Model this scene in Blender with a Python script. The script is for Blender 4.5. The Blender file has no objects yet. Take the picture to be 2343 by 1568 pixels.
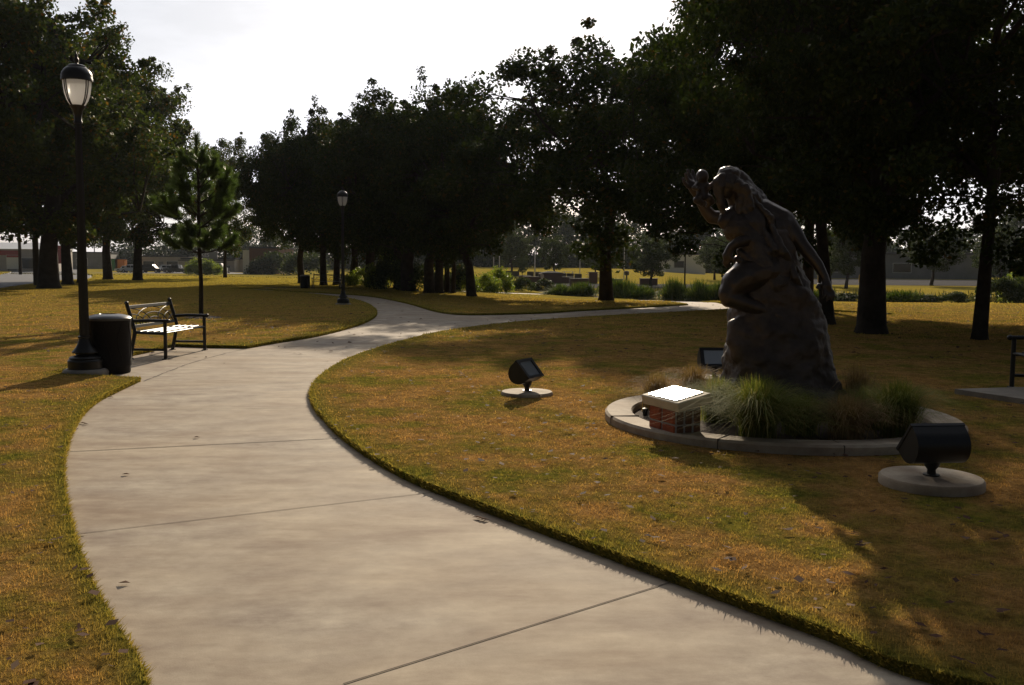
import bpy, math, random
import numpy as np
from mathutils import Vector, Matrix, geometry, noise
S = bpy.context.scene
R_ = math.radians
# ------------------------------------------------------------------ camera
FPX, CX, CY = 2150.0, 1171.0, 784.0
PITCH = math.atan(179 / FPX); ROLL = 0.008; CAMZ = 1.55
MCAM = (Matrix.Rotation(math.pi / 2 - PITCH, 3, 'X') @ Matrix.Rotation(ROLL, 3, 'Z'))
cam = bpy.data.cameras.new('camera'); camo = bpy.data.objects.new('camera', cam)
S.collection.objects.link(camo)
camo.matrix_world = Matrix.Translation((0, 0, CAMZ)) @ MCAM.to_4x4()
cam.sensor_width = 36; cam.lens = FPX / 2342 * 36; cam.clip_start = 0.05; cam.clip_end = 5000
S.camera = camo
# ------------------------------------------------------------------ light
SUN_EL, SUN_AZ = R_(21), R_(3.2)
sd = Vector((math.sin(SUN_AZ) * math.cos(SUN_EL), math.cos(SUN_AZ) * math.cos(SUN_EL), math.sin(SUN_EL)))
sun = bpy.data.lights.new('sun', 'SUN'); sun.energy = 4.9; sun.angle = R_(0.6); sun.color = (1, .84, .63)
suno = bpy.data.objects.new('sun', sun); S.collection.objects.link(suno)
suno.rotation_euler = sd.to_track_quat('Z', 'Y').to_euler(); suno.location = (0, 30, 40)
W = bpy.data.worlds.new('World'); S.world = W; W.use_nodes = True
nt = W.node_tree; nt.nodes.clear()
def N(t, **k):
    n = nt.nodes.new(t)
    for a, b in k.items(): setattr(n, a, b)
    return n
out = N('ShaderNodeOutputWorld'); bg = N('ShaderNodeBackground'); bg.inputs[1].default_value = 0.05
sky = N('ShaderNodeTexSky', sky_type='NISHITA'); sky.sun_disc = False
sky.sun_elevation = SUN_EL; sky.sun_rotation = SUN_AZ; sky.air_density = 1.0; sky.dust_density = 1.0; sky.ozone_density = 1.0
tc = N('ShaderNodeTexCoord'); mp = N('ShaderNodeMapping'); mp.inputs['Scale'].default_value = (1.2, 1.2, 4.5)
nz = N('ShaderNodeTexNoise'); nz.inputs['Scale'].default_value = 1.6; nz.inputs['Detail'].default_value = 6; nz.inputs['Roughness'].default_value = .55
rp = N('ShaderNodeValToRGB'); rp.color_ramp.elements[0].position = .40; rp.color_ramp.elements[1].position = .62
rp.color_ramp.elements[0].color = (.55, .55, .55, 1)
mx = N('ShaderNodeMixRGB', blend_type='MIX')
dot = N('ShaderNodeVectorMath', operation='DOT_PRODUCT'); dot.inputs[1].default_value = sd
mr = N('ShaderNodeMapRange'); mr.inputs[1].default_value = .35; mr.inputs[2].default_value = 1; mr.inputs[3].default_value = .9; mr.inputs[4].default_value = 27
cl = N('ShaderNodeCombineColor')
m1 = N('ShaderNodeMath', operation='MULTIPLY'); m1.inputs[1].default_value = 1.0
m2 = N('ShaderNodeMath', operation='MULTIPLY'); m2.inputs[1].default_value = 1.05
L = nt.links.new
L(tc.outputs['Generated'], mp.inputs[0]); L(mp.outputs[0], nz.inputs[0]); L(nz.outputs[0], rp.inputs[0])
L(tc.outputs['Generated'], dot.inputs[0]); L(dot.outputs['Value'], mr.inputs[0])
L(mr.outputs[0], cl.inputs[0]); L(mr.outputs[0], m1.inputs[0]); L(m1.outputs[0], cl.inputs[1]); L(mr.outputs[0], m2.inputs[0]); L(m2.outputs[0], cl.inputs[2])
L(rp.outputs[0], mx.inputs[0]); L(sky.outputs[0], mx.inputs[1]); L(cl.outputs[0], mx.inputs[2])
L(mx.outputs[0], bg.inputs[0]); L(bg.outputs[0], out.inputs[0])
S.view_settings.view_transform = 'Standard'; S.view_settings.look = 'None'; S.view_settings.exposure = 0.0; S.view_settings.gamma = 1
S.cycles.max_bounces = 6; S.cycles.diffuse_bounces = 3; S.cycles.transmission_bounces = 4; S.cycles.glossy_bounces = 3
# ------------------------------------------------------------------ terrain + rays
def ss(a, b, x):
    t = np.clip((np.asarray(x, float) - a) / (b - a), 0, 1); return t * t * (3 - 2 * t)
def creek_y(x): return np.clip(72 + .467 * (40 - np.asarray(x, float)), 64, 138)
def T(x, y):
    x = np.asarray(x, float); y = np.asarray(y, float)
    zn = -.9 * ss(-8, 6, x) * ss(35, 68, y)
    c = y - creek_y(x)
    zr = -.95 + (1.75 - 1.1 * ss(18, 42, x)) * ss(0, 110, c); zl = -1.05 + 5.5 * ss(215, 520, y)
    w = ss(-48, -12, x); zf = zr * w + zl * (1 - w)
    k = ss(-6, 6, c)
    return zn * (1 - k) + zf * k - 1.3 * np.exp(-(c / 4.2) ** 2)
def ray(u, v):
    d = MCAM @ Vector(((u - CX) / FPX, -(v - CY) / FPX, -1)); return d
def G(u, v):                     # where the line of sight meets the terrain
    d = ray(u, v); a = 1.0
    ys = np.concatenate([np.arange(1, 60, .25), np.arange(60, 600, .5)])
    z = CAMZ + d.z / d.y * ys; x = d.x / d.y * ys
    h = z - T(x, ys); i = np.argmax(h < 0)
    if h[i] >= 0: i = len(ys) - 1
    i = max(i, 1); t = h[i - 1] / (h[i - 1] - h[i] + 1e-9)
    y = ys[i - 1] + t * (ys[i] - ys[i - 1])
    return Vector((d.x / d.y * y, y, float(T(d.x / d.y * y, y))))
def WP(u, v, y):
    d = ray(u, v); return Vector((d.x / d.y * y, y, CAMZ + d.z / d.y * y))
# ------------------------------------------------------------------ materials
def mat(name, col=(.5, .5, .5), rough=.6, metal=0, spec=.5, var=None, scale=8, bump=0, bscale=40, detail=4):
    m = bpy.data.materials.new(name); m.use_nodes = True; t = m.node_tree; b = t.nodes['Principled BSDF']
    b.inputs['Base Color'].default_value = (*col, 1); b.inputs['Roughness'].default_value = rough
    b.inputs['Metallic'].default_value = metal; b.inputs['Specular IOR Level'].default_value = spec
    co = t.nodes.new('ShaderNodeTexCoord')
    if var is not None:
        n = t.nodes.new('ShaderNodeTexNoise'); n.inputs['Scale'].default_value = scale; n.inputs['Detail'].default_value = detail
        n.inputs['Roughness'].default_value = .65
        r = t.nodes.new('ShaderNodeValToRGB'); r.color_ramp.elements[0].position = .33; r.color_ramp.elements[1].position = .67
        r.color_ramp.elements[0].color = (*col, 1); r.color_ramp.elements[1].color = (*var, 1)
        t.links.new(co.outputs['Object'], n.inputs[0]); t.links.new(n.outputs[0], r.inputs[0]); t.links.new(r.outputs[0], b.inputs['Base Color'])
    if bump:
        n2 = t.nodes.new('ShaderNodeTexNoise'); n2.inputs['Scale'].default_value = bscale; n2.inputs['Detail'].default_value = 5
        bp = t.nodes.new('ShaderNodeBump'); bp.inputs['Strength'].default_value = bump; bp.inputs['Distance'].default_value = .02
        t.links.new(co.outputs['Object'], n2.inputs[0]); t.links.new(n2.outputs[0], bp.inputs['Height']); t.links.new(bp.outputs[0], b.inputs['Normal'])
    return m
def leafmat(name, cols, tl=.45, gloss=.25, rough=.45, tboost=1.8):
    m = bpy.data.materials.new(name); m.use_nodes = True; t = m.node_tree; t.nodes.clear()
    o = t.nodes.new('ShaderNodeOutputMaterial'); g = t.nodes.new('ShaderNodeNewGeometry'); r = t.nodes.new('ShaderNodeValToRGB')
    e = r.color_ramp.elements
    for i, (p, c) in enumerate(cols):
        if i < 2: x = e[i]; x.position = p
        else: x = e.new(p)
        x.color = (*c, 1)
    d = t.nodes.new('ShaderNodeBsdfPrincipled'); d.inputs['Roughness'].default_value = rough; d.inputs['Specular IOR Level'].default_value = gloss
    tr = t.nodes.new('ShaderNodeBsdfTranslucent'); mxx = t.nodes.new('ShaderNodeMixShader'); mxx.inputs[0].default_value = tl
    mu = t.nodes.new('ShaderNodeMixRGB'); mu.blend_type = 'MULTIPLY'; mu.inputs[0].default_value = 1; mu.inputs[2].default_value = (tboost, tboost * 1.05, tboost * .6, 1)
    k = t.links.new
    k(g.outputs['Random Per Island'], r.inputs[0]); k(r.outputs[0], d.inputs['Base Color']); k(r.outputs[0], mu.inputs[1]); k(mu.outputs[0], tr.inputs[0])
    k(d.outputs[0], mxx.inputs[1]); k(tr.outputs[0], mxx.inputs[2]); k(mxx.outputs[0], o.inputs[0])
    return m
def lawnmat(name, blades=False):
    m = bpy.data.materials.new(name); m.use_nodes = True; t = m.node_tree; t.nodes.clear(); k = t.links.new
    nn = t.nodes.new
    o = nn('ShaderNodeOutputMaterial'); co = nn('ShaderNodeTexCoord')
    def noi(sc, det=4, ro=.6, off=0):
        n = nn('ShaderNodeTexNoise'); n.inputs['Scale'].default_value = sc; n.inputs['Detail'].default_value = det; n.inputs['Roughness'].default_value = ro
        mp = nn('ShaderNodeMapping'); mp.inputs['Location'].default_value = (off, off * .7, 0)
        k(co.outputs['Object'], mp.inputs[0]); k(mp.outputs[0], n.inputs[0]); return n
    def ramp(n, p0, p1, c0, c1):
        r = nn('ShaderNodeValToRGB'); e = r.color_ramp.elements; e[0].position = p0; e[1].position = p1; e[0].color = (*c0, 1); e[1].color = (*c1, 1); k(n, r.inputs[0]); return r
    def mix(f, a, b, bl='MIX'):
        x = nn('ShaderNodeMixRGB'); x.blend_type = bl
        for i, s in ((0, f), (1, a), (2, b)):
            if isinstance(s, (int, float)): x.inputs[i].default_value = s
            elif isinstance(s, tuple): x.inputs[i].default_value = (*s, 1)
            else: k(s, x.inputs[i])
        return x.outputs[0]
    B1, B2 = (.57, .325, .12), (.32, .175, .065)       # straw / brown thatch
    G1, G2 = (.31, .255, .052), (.13, .140, .028)       # olive greens
    brown = mix(ramp(noi(9).outputs[0], .35, .65, (0, 0, 0), (1, 1, 1)).outputs[0], B2, B1)
    green = mix(ramp(noi(14, off=3).outputs[0], .35, .65, (0, 0, 0), (1, 1, 1)).outputs[0], G2, G1)
    patch = ramp(noi(1.1, 6, .68, 7).outputs[0], .42, .62, (0, 0, 0), (1, 1, 1)).outputs[0]
    at = nn('ShaderNodeAttribute'); at.attribute_name = 'edge'
    sp = nn('ShaderNodeSeparateXYZ'); k(co.outputs['Object'], sp.inputs[0])
    far = nn('ShaderNodeMapRange'); far.inputs[1].default_value = 6; far.inputs[2].default_value = 70; far.inputs[3].default_value = .05; far.inputs[4].default_value = .78; k(sp.outputs[1], far.inputs[0])
    f1 = nn('ShaderNodeMath'); f1.operation = 'MAXIMUM'; k(patch, f1.inputs[0]); k(at.outputs['Fac'], f1.inputs[1])
    f2 = nn('ShaderNodeMath'); f2.operation = 'MAXIMUM'; k(f1.outputs[0], f2.inputs[0]); k(far.outputs[0], f2.inputs[1])
    col = mix(f2.outputs[0], brown, green); far2 = nn('ShaderNodeMapRange'); far2.inputs[1].default_value = 14; far2.inputs[2].default_value = 85; far2.inputs[4].default_value = .8; k(sp.outputs[1], far2.inputs[0]); col = mix(far2.outputs[0], col, (.37, .295, .06))
    if blades:
        g = nn('ShaderNodeNewGeometry'); v = ramp(g.outputs['Random Per Island'], 0, 1, (.80, .80, .80), (1.2, 1.19, 1.15)).outputs[0]
        col = mix(1.0, col, v, 'MULTIPLY')
        d = nn('ShaderNodeBsdfDiffuse'); k(col, d.inputs[0]); tr = nn('ShaderNodeBsdfTranslucent'); k(mix(1.0, col, (1.9, 1.85, 1.3), 'MULTIPLY'), tr.inputs[0])
        ms = nn('ShaderNodeMixShader'); ms.inputs[0].default_value = .36; k(d.outputs[0], ms.inputs[1]); k(tr.outputs[0], ms.inputs[2]); k(ms.outputs[0], o.inputs[0])
    else:
        fine = ramp(noi(34, 6, .8).outputs[0], .3, .7, (.48, .46, .44), (1.5, 1.5, 1.45)).outputs[0]
        col = mix(1.0, col, fine, 'MULTIPLY')
        col = mix(1.0, col, ramp(noi(3.5, 5, .7, 11).outputs[0], .3, .7, (.78, .78, .78), (1.2, 1.2, 1.2)).outputs[0], 'MULTIPLY')
        d = nn('ShaderNodeBsdfDiffuse'); k(col, d.inputs['Color'])
        bn = noi(60, 6, .75); bp = nn('ShaderNodeBump'); bp.inputs['Strength'].default_value = 1; bp.inputs['Distance'].default_value = .05
        k(bn.outputs[0], bp.inputs['Height']); k(bp.outputs[0], d.inputs['Normal']); k(d.outputs[0], o.inputs[0])
    return m
def concrete(name, c0=(.265, .190, .128), c1=(.50, .415, .300)):
    m = bpy.data.materials.new(name); m.use_nodes = True; t = m.node_tree; k = t.links.new; nn = t.nodes.new; b = t.nodes['Principled BSDF']
    co = nn('ShaderNodeTexCoord')
    def noi(sc, det, ro, stretch=(1, 1, 1)):
        mp = nn('ShaderNodeMapping'); mp.inputs['Scale'].default_value = stretch; mp.inputs['Rotation'].default_value = (0, 0, -.25)
        n = nn('ShaderNodeTexNoise'); n.inputs['Scale'].default_value = sc; n.inputs['Detail'].default_value = det; n.inputs['Roughness'].default_value = ro
        k(co.outputs['Object'], mp.inputs[0]); k(mp.outputs[0], n.inputs[0]); return n.outputs[0]
    def ramp(n, p0, p1, a, c):
        r = nn('ShaderNodeValToRGB'); e = r.color_ramp.elements; e[0].position = p0; e[1].position = p1; e[0].color = (*a, 1); e[1].color = (*c, 1); k(n, r.inputs[0]); return r.outputs[0]
    a0 = nn('ShaderNodeMixRGB'); k(ramp(noi(.55, 5, .6, (.8, 1.3, 1)), .40, .60, (0, 0, 0), (1, 1, 1)), a0.inputs[0]); k(ramp(noi(1.5, 7, .68, (.6, 1.7, 1)), .36, .64, c0, c1), a0.inputs[1]); k(ramp(noi(2.2, 7, .7, (.8, 1.4, 1)), .36, .64, (c0[0] * .98, c0[1] * 1.06, c0[2] * 1.2), (c1[0] * 1.0, c1[1] * 1.04, c1[2] * 1.1)), a0.inputs[2]); a = a0.outputs[0]
    x = nn('ShaderNodeMixRGB'); x.blend_type = 'MULTIPLY'; x.inputs[0].default_value = 1; k(a, x.inputs[1]); k(ramp(noi(7, 8, .7), .3, .7, (.86, .84, .82), (1.10, 1.10, 1.10)), x.inputs[2])
    y = nn('ShaderNodeMixRGB'); y.blend_type = 'MULTIPLY'; y.inputs[0].default_value = 1; k(x.outputs[0], y.inputs[1]); k(ramp(noi(150, 3, .6), .3, .7, (.93, .93, .93), (1.05, 1.05, 1.05)), y.inputs[2])
    k(y.outputs[0], b.inputs['Base Color']); b.inputs['Roughness'].default_value = .8; b.inputs['Specular IOR Level'].default_value = .2
    bp = nn('ShaderNodeBump'); bp.inputs['Strength'].default_value = .25; bp.inputs['Distance'].default_value = .004
    k(noi(120, 4, .6), bp.inputs['Height']); k(bp.outputs[0], b.inputs['Normal'])
    return m
def barkmat():
    m = mat('bark', (.026, .021, .017), .95, var=(.055, .045, .036), scale=3, bump=.9, bscale=9, spec=.1)
    return m
M = dict(
    lawn=lawnmat('lawn'), blades=lawnmat('grass_blades', True), concrete=concrete('concrete'),
    concrete_dark=concrete('weathered_concrete', (.23, .20, .16), (.33, .29, .235)),
    joint=mat('joint_dirt', (.10, .08, .06), .95), bark=barkmat(),
    black=mat('black_powder_coat', (.006, .0062, .0066), .42, spec=.5, var=(.010, .0102, .0105), scale=30),
    lidgrey=mat('lid_grey', (.06, .062, .065), .35, spec=.5),
    bronze=mat('bronze', (.045, .036, .031), .42, metal=.55, var=(.085, .068, .056), scale=5, bump=.5, bscale=22),
    bronze_skin=mat('bronze_polished', (.050, .040, .034), .30, metal=.6, var=(.082, .062, .050), scale=6, bump=.12, bscale=25),
    rock=mat('bronze_rock', (.040, .030, .024), .55, metal=.35, var=(.100, .075, .060), scale=3.2, bump=1, bscale=10),
    soil=mat('soil', (.05, .032, .02), .95, var=(.09, .06, .04), scale=12, bump=.8, bscale=40),
    asphalt=mat('asphalt', (.055, .056, .06), .8, var=(.10, .10, .105), scale=1.2, bump=.2, bscale=60, spec=.5),
    limestone=mat('limestone', (.52, .45, .33), .75, var=(.62, .55, .43), scale=7, bump=.1),
    plaque=mat('brushed_plaque', (.82, .82, .80), .26, metal=.9),
    mortar=mat('mortar', (.30, .30, .31), .9, bump=.3), brick=mat('lit_orange_brick', (.36, .085, .025), .85, var=(.26, .06, .02), scale=14, bump=.3),
    brickd=mat('brown_and_shaded_brick', (.10, .045, .028), .85, var=(.16, .08, .05), scale=12, bump=.3),  # plain wall brick on the building, painted shade on the pedestal
    glass=mat('floodlight_glass', (.45, .52, .58), .08, metal=.6),
    white=mat('white_paint', (.78, .78, .76), .4), offwhite=mat('cream_wall', (.42, .38, .33), .8, var=(.5, .46, .4), scale=.6),
    greywall=mat('grey_wall', (.20, .20, .19), .8, var=(.26, .26, .25), scale=.5), roof=mat('metal_roof', (.62, .62, .60), .45),
    darkroof=mat('dark_roof', (.07, .07, .073), 1.0, spec=.05), red=mat('red_sign', (.32, .03, .03), .5), yellow=mat('yellow_paint', (.65, .38, .02), .5),
    orange=mat('orange_paint', (.7, .22, .02), .5), green=mat('green_paint', (.03, .2, .05), .5),
    carglass=mat('car_glass', (.015, .02, .022), .45, spec=.25), silver=mat('silver_car_paint', (.62, .63, .64), .35), carblack=mat('dark_car_paint', (.02, .02, .024), .25),
    cardk=mat('charcoal_car_paint', (.05, .055, .06), .3), tyre=mat('tyre', (.02, .02, .02), .8), chrome=mat('wheel_rim', (.5, .5, .5), .3, metal=.8),
    granite=mat('red_granite', (.10, .045, .035), .45, var=(.15, .08, .065), scale=20), greyst=mat('grey_granite', (.07, .062, .058), .75, var=(.11, .10, .095), scale=20, spec=.2), lot=mat('worn_asphalt', (.10, .095, .092), 1.0, var=(.15, .145, .14), scale=1.5, spec=0), can=mat('can_enamel', (.008, .007, .007), .62, spec=.2),
    pole=mat('aluminium_pole', (.55, .56, .58), .35, metal=.5), wood=mat('utility_wood', (.06, .045, .035), .9),
    darkglass=mat('window_glass', (.03, .035, .04), .15), deadleaf=leafmat('dead_leaf', [(0, (.05, .022, .012)), (1, (.20, .13, .08)), (.5, (.08, .035, .018)), (.85, (.10, .05, .03))], .1, .1, .8, 1.0),
)
_b = bpy.data.materials.new('lamp_globe'); _b.use_nodes = True; _t = _b.node_tree; _p = _t.nodes['Principled BSDF']
_p.inputs['Base Color'].default_value = (.86, .86, .86, 1); _p.inputs['Roughness'].default_value = .22; _p.inputs['Transmission Weight'].default_value = .35
_tr = _t.nodes.new('ShaderNodeBsdfTranslucent'); _tr.inputs[0].default_value = (.9, .9, .9, 1); _mx = _t.nodes.new('ShaderNodeMixShader'); _mx.inputs[0].default_value = .65
_t.links.new(_p.outputs[0], _mx.inputs[1]); _t.links.new(_tr.outputs[0], _mx.inputs[2]); _t.links.new(_mx.outputs[0], _t.nodes['Material Output'].inputs[0]); M['globe'] = _b
OAK = [(0, (.018, .030, .008)), (1, (.075, .085, .018)), (.55, (.030, .046, .010)), (.93, (.05, .065, .014)), (.985, (.11, .065, .02))]
M['oak'] = leafmat('oak_leaves', OAK, .26, .08, .6, tboost=1.3)
M['elm'] = leafmat('elm_leaves', [(0, (.030, .045, .012)), (1, (.13, .13, .03)), (.55, (.05, .07, .016)), (.9, (.08, .10, .02)), (.97, (.20, .09, .02))], .32, .12, .6, tboost=1.4)
M['farleaf'] = leafmat('far_leaves', [(0, (.022, .034, .014)), (1, (.07, .08, .022)), (.6, (.035, .050, .017))], .3, .1, .6)
M['farwood'] = leafmat('far_wood_leaves', [(0, (.022, .034, .016)), (1, (.06, .07, .022)), (.6, (.032, .046, .018))], .2, .1)
M['pine'] = leafmat('pine_needles', [(0, (.028, .055, .013)), (1, (.12, .155, .045)), (.5, (.048, .082, .018))], .4, .5, .35)
M['weed'] = leafmat('weed_blades', [(0, (.05, .06, .02)), (1, (.16, .12, .05)), (.5, (.09, .085, .025))], .3, .1, .8, 1.2)
M['reed'] = leafmat('reed_leaves', [(0, (.03, .055, .012)), (1, (.14, .16, .03)), (.5, (.055, .085, .016))], .35, .1, .7, 1.4)
M['shrub'] = leafmat('shrub_leaves', [(0, (.05, .08, .012)), (1, (.20, .22, .03)), (.5, (.10, .13, .02))], .5, .2)
M['tuft'] = leafmat('tuft_blades', [(0, (.09, .12, .025)), (1, (.34, .27, .10)), (.5, (.15, .18, .035)), (.8, (.24, .22, .07))], .4, .05, .7, 1.3)
M['tuftdry'] = leafmat('dry_tuft_blades', [(0, (.16, .10, .05)), (1, (.40, .27, .15)), (.5, (.26, .165, .08))], .35, .04, .7, 1.2)
# ------------------------------------------------------------------ mesh helpers
COL = S.collection
class MB:
    def __init__(s): s.v = []; s.f = []; s.n = 0
    def add(s, v, f):
        v = [tuple(p) for p in v]; s.v += v; s.f += [tuple(i + s.n for i in q) for q in f]; s.n += len(v); return s
    def box(s, c, d, m=None, bev=0):
        x, y, z = d[0] / 2, d[1] / 2, d[2] / 2
        if bev:
            b = min(bev, x * .9, y * .9, z * .9); vs = []
            prof = [(-x + b, -y), (x - b, -y), (x, -y + b), (x, y - b), (x - b, y), (-x + b, y), (-x, y - b), (-x, -y + b)]
            ins = [(p[0] * (1 - b / x), p[1] * (1 - b / y)) for p in prof]
            rings = [(ins, -z), (prof, -z + b), (prof, z - b), (ins, z)]
            for pr, zz in rings: vs += [(p[0], p[1], zz) for p in pr]
            fs = [tuple(reversed(range(8))), tuple(range(24, 32))]
            for r in range(3):
                for i in range(8): fs.append((r * 8 + i, r * 8 + (i + 1) % 8, r * 8 + 8 + (i + 1) % 8, r * 8 + 8 + i))
        else:
            vs = [(a, b_, c_) for a in (-x, x) for b_ in (-y, y) for c_ in (-z, z)]
            fs = [(0, 1, 3, 2), (4, 6, 7, 5), (0, 4, 5, 1), (2, 3, 7, 6), (0, 2, 6, 4), (1, 5, 7, 3)]
        vs = [Vector(p) for p in vs]
        if m is not None: vs = [m @ p for p in vs]
        return s.add([p + Vector(c) for p in vs], fs)
    def tube(s, pts, rad, n=8, cap=True, sq=None):
        pts = [Vector(p) for p in pts]; k = len(pts)
        if not hasattr(rad, '__len__'): rad = [rad] * k
        up = None; base = s.n; vs = []
        for i, p in enumerate(pts):
            t = (pts[min(i + 1, k - 1)] - pts[max(i - 1, 0)]);
            t = t.normalized() if t.length > 1e-9 else Vector((0, 0, 1))
            if up is None: up = t.orthogonal().normalized()
            up = (up - t * up.dot(t)); up = up.normalized() if up.length > 1e-6 else t.orthogonal().normalized()
            b = t.cross(up)
            for j in range(n):
                a = 2 * math.pi * j / n; vs.append(p + (up * math.cos(a) + b * math.sin(a)) * rad[i])
        fs = [(i * n + j, i * n + (j + 1) % n, (i + 1) * n + (j + 1) % n, (i + 1) * n + j) for i in range(k - 1) for j in range(n)]
        if cap: fs += [tuple(reversed(range(n))), tuple(range((k - 1) * n, k * n))]
        return s.add(vs, fs)
    def lathe(s, prof, n=32, c=(0, 0, 0), flute=0, a0=0):
        vs = []; k = len(prof)
        for r, z in prof:
            for j in range(n):
                a = a0 + 2 * math.pi * j / n; rr = r * (1 - flute * (j % 2)); vs.append((c[0] + rr * math.cos(a), c[1] + rr * math.sin(a), c[2] + z))
        fs = [(i * n + j, i * n + (j + 1) % n, (i + 1) * n + (j + 1) % n, (i + 1) * n + j) for i in range(k - 1) for j in range(n)]
        fs += [tuple(reversed(range(n))), tuple(range((k - 1) * n, k * n))]
        return s.add(vs, fs)
    def ball(s, c, r, n=10, m=None):
        if not hasattr(r, '__len__'): r = (r, r, r)
        vs = []; c = Vector(c)
        for i in range(1, n):
            p = math.pi * i / n
            for j in range(2 * n):
                a = math.pi * j / n; q = Vector((r[0] * math.sin(p) * math.cos(a), r[1] * math.sin(p) * math.sin(a), -r[2] * math.cos(p)))
                vs.append(c + (m @ q if m is not None else q))
        q = Vector((0, 0, -r[2])); vs.append(c + (m @ q if m is not None else q)); q = -q; vs.append(c + (m @ q if m is not None else q))
        w = 2 * n; b = (n - 1) * w
        fs = [(i * w + j, i * w + (j + 1) % w, (i + 1) * w + (j + 1) % w, (i + 1) * w + j) for i in range(n - 2) for j in range(w)]
        fs += [(b, (j + 1) % w, j) for j in range(w)] + [(b + 1, (n - 2) * w + j, (n - 2) * w + (j + 1) % w) for j in range(w)]
        return s.add(vs, fs)
    def prism(s, poly, z0, z1, m=None, c=(0, 0, 0)):
        k = len(poly); vs = [Vector((p[0], p[1], z0)) for p in poly] + [Vector((p[0], p[1], z1)) for p in poly]
        if m is not None: vs = [m @ v for v in vs]
        vs = [v + Vector(c) for v in vs]
        fs = [tuple(reversed(range(k))), tuple(range(k, 2 * k))] + [(i, (i + 1) % k, k + (i + 1) % k, k + i) for i in range(k)]
        return s.add(vs, fs)
    def mesh(s, name='m', smooth=False, ang=None):
        me = bpy.data.meshes.new(name); me.from_pydata(s.v, [], s.f); me.update()
        if smooth: 
            me.polygons.foreach_set('use_smooth', [True] * len(me.polygons))
            try: me.set_sharp_from_angle(angle=R_(ang or 40))
            except Exception: pass
        return me
def link(name, me, m=None, parent=None, loc=None):
    o = bpy.data.objects.new(name, me); COL.objects.link(o)
    if m is not None: o.data.materials.clear(); o.data.materials.append(m)
    if parent: o.parent = parent
    if loc is not None: o.location = loc
    return o
def part(mb, name, m, parent=None, smooth=True, loc=None, ang=None): return link(name, mb.mesh(name, smooth, ang), m, parent, loc)
def tag(o, label=None, cat=None, group=None, kind=None):
    for k_, v_ in (('label', label), ('category', cat), ('group', group), ('kind', kind)):
        if v_: o[k_] = v_
    return o
def empty(name, loc, label, cat, group=None, rz=0):
    o = bpy.data.objects.new(name, None); COL.objects.link(o); o.location = loc; o.rotation_euler[2] = rz; o.empty_display_size = .3
    return tag(o, label, cat, group)
def copy_tree(o, loc, label, rz=None, sc=None, parent=None):
    c = o.copy(); COL.objects.link(c); c.parent = parent
    if parent is None:
        c.location = loc
        if label: c['label'] = label
        if rz is not None: c.rotation_euler[2] = rz
        if sc is not None: c.scale = sc
    for ch in [x for x in o.children]:
        copy_tree(ch, None, None, parent=c)
    return c
def npmesh(name, verts, k, mat_=None, attr=None, smooth=False):   # verts (n*k,3) as n separate k-gons
    n = len(verts) // k; me = bpy.data.meshes.new(name)
    me.vertices.add(len(verts)); me.vertices.foreach_set('co', np.ascontiguousarray(verts, dtype=np.float32).ravel())
    me.loops.add(n * k); me.loops.foreach_set('vertex_index', np.arange(n * k, dtype=np.int32))
    me.polygons.add(n); me.polygons.foreach_set('loop_start', np.arange(0, n * k, k, dtype=np.int32))
    me.update(calc_edges=True)
    if attr is not None:
        a = me.attributes.new('edge', 'FLOAT', 'POINT'); a.data.foreach_set('value', np.ascontiguousarray(attr, dtype=np.float32))
    if mat_: me.materials.append(mat_)
    return me
def catmull(P, n=6):
    P = [Vector(p) for p in P]; out = []
    for i in range(len(P) - 1):
        a = P[max(i - 1, 0)]; b = P[i]; c = P[i + 1]; d = P[min(i + 2, len(P) - 1)]
        for j in range(n):
            t = j / n; out.append(.5 * ((2 * b) + (c - a) * t + (2 * a - 5 * b + 4 * c - d) * t * t + (3 * b - a - 3 * c + d) * t ** 3))
    out.append(P[-1]); return out
def inpoly(px, py, poly):
    poly = np.asarray(poly); x = np.asarray(px); y = np.asarray(py); r = np.zeros(x.shape, bool); j = len(poly) - 1
    for i in range(len(poly)):
        xi, yi = poly[i]; xj, yj = poly[j]
        c = ((yi > y) != (yj > y)) & (x < (xj - xi) * (y - yi) / (yj - yi + 1e-12) + xi); r ^= c; j = i
    return r
def polydist(px, py, poly):
    poly = np.asarray(poly); x = np.asarray(px, float); y = np.asarray(py, float); best = np.full(x.shape, 1e9)
    for i in range(len(poly)):
        a = poly[i - 1]; b = poly[i]; d = b - a; l = d @ d + 1e-12
        t = np.clip(((x - a[0]) * d[0] + (y - a[1]) * d[1]) / l, 0, 1)
        best = np.minimum(best, np.hypot(x - a[0] - t * d[0], y - a[1] - t * d[1]))
    return best
# ------------------------------------------------------------------ ground, path, road
def gp(l): return [G(u, v).to_2d() for u, v in l]
leftE = [Vector(p) for p in ((4.8, -2.6), (2.4, -1.1), (.9, .15), (-.2, 1.3), (-.95, 2.5))] + gp([(330, 1568), (262, 1450), (215, 1360), (180, 1270), (158, 1190), (146, 1120), (148, 1060), (160, 1010), (185, 960), (220, 925), (265, 900), (322, 873)])
padE = gp([(119, 862), (298, 816), (341, 807), (381, 797), (403, 794), (470, 796.5), (565, 798)])
innE = gp([(565, 798), (640, 785), (720, 772), (790, 755), (840, 738), (862, 722), (858, 708), (835, 694), (800, 685), (740, 677), (680, 671), (600, 666), (530, 661.5)])
upE = gp([(530, 660.5), (604, 663), (648, 667), (777, 674), (857, 681), (932, 696), (983, 711), (1022, 719), (1087, 722), (1244, 718), (1321, 713), (1450, 706), (1555, 700)])
tipE = gp([(1555, 700), (1574, 698.6), (1560, 696)])
far1 = gp([(1560, 696), (1525, 692), (1450, 687), (1370, 682.5), (1244, 676), (1089, 670.5), (1034, 669)])
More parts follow.
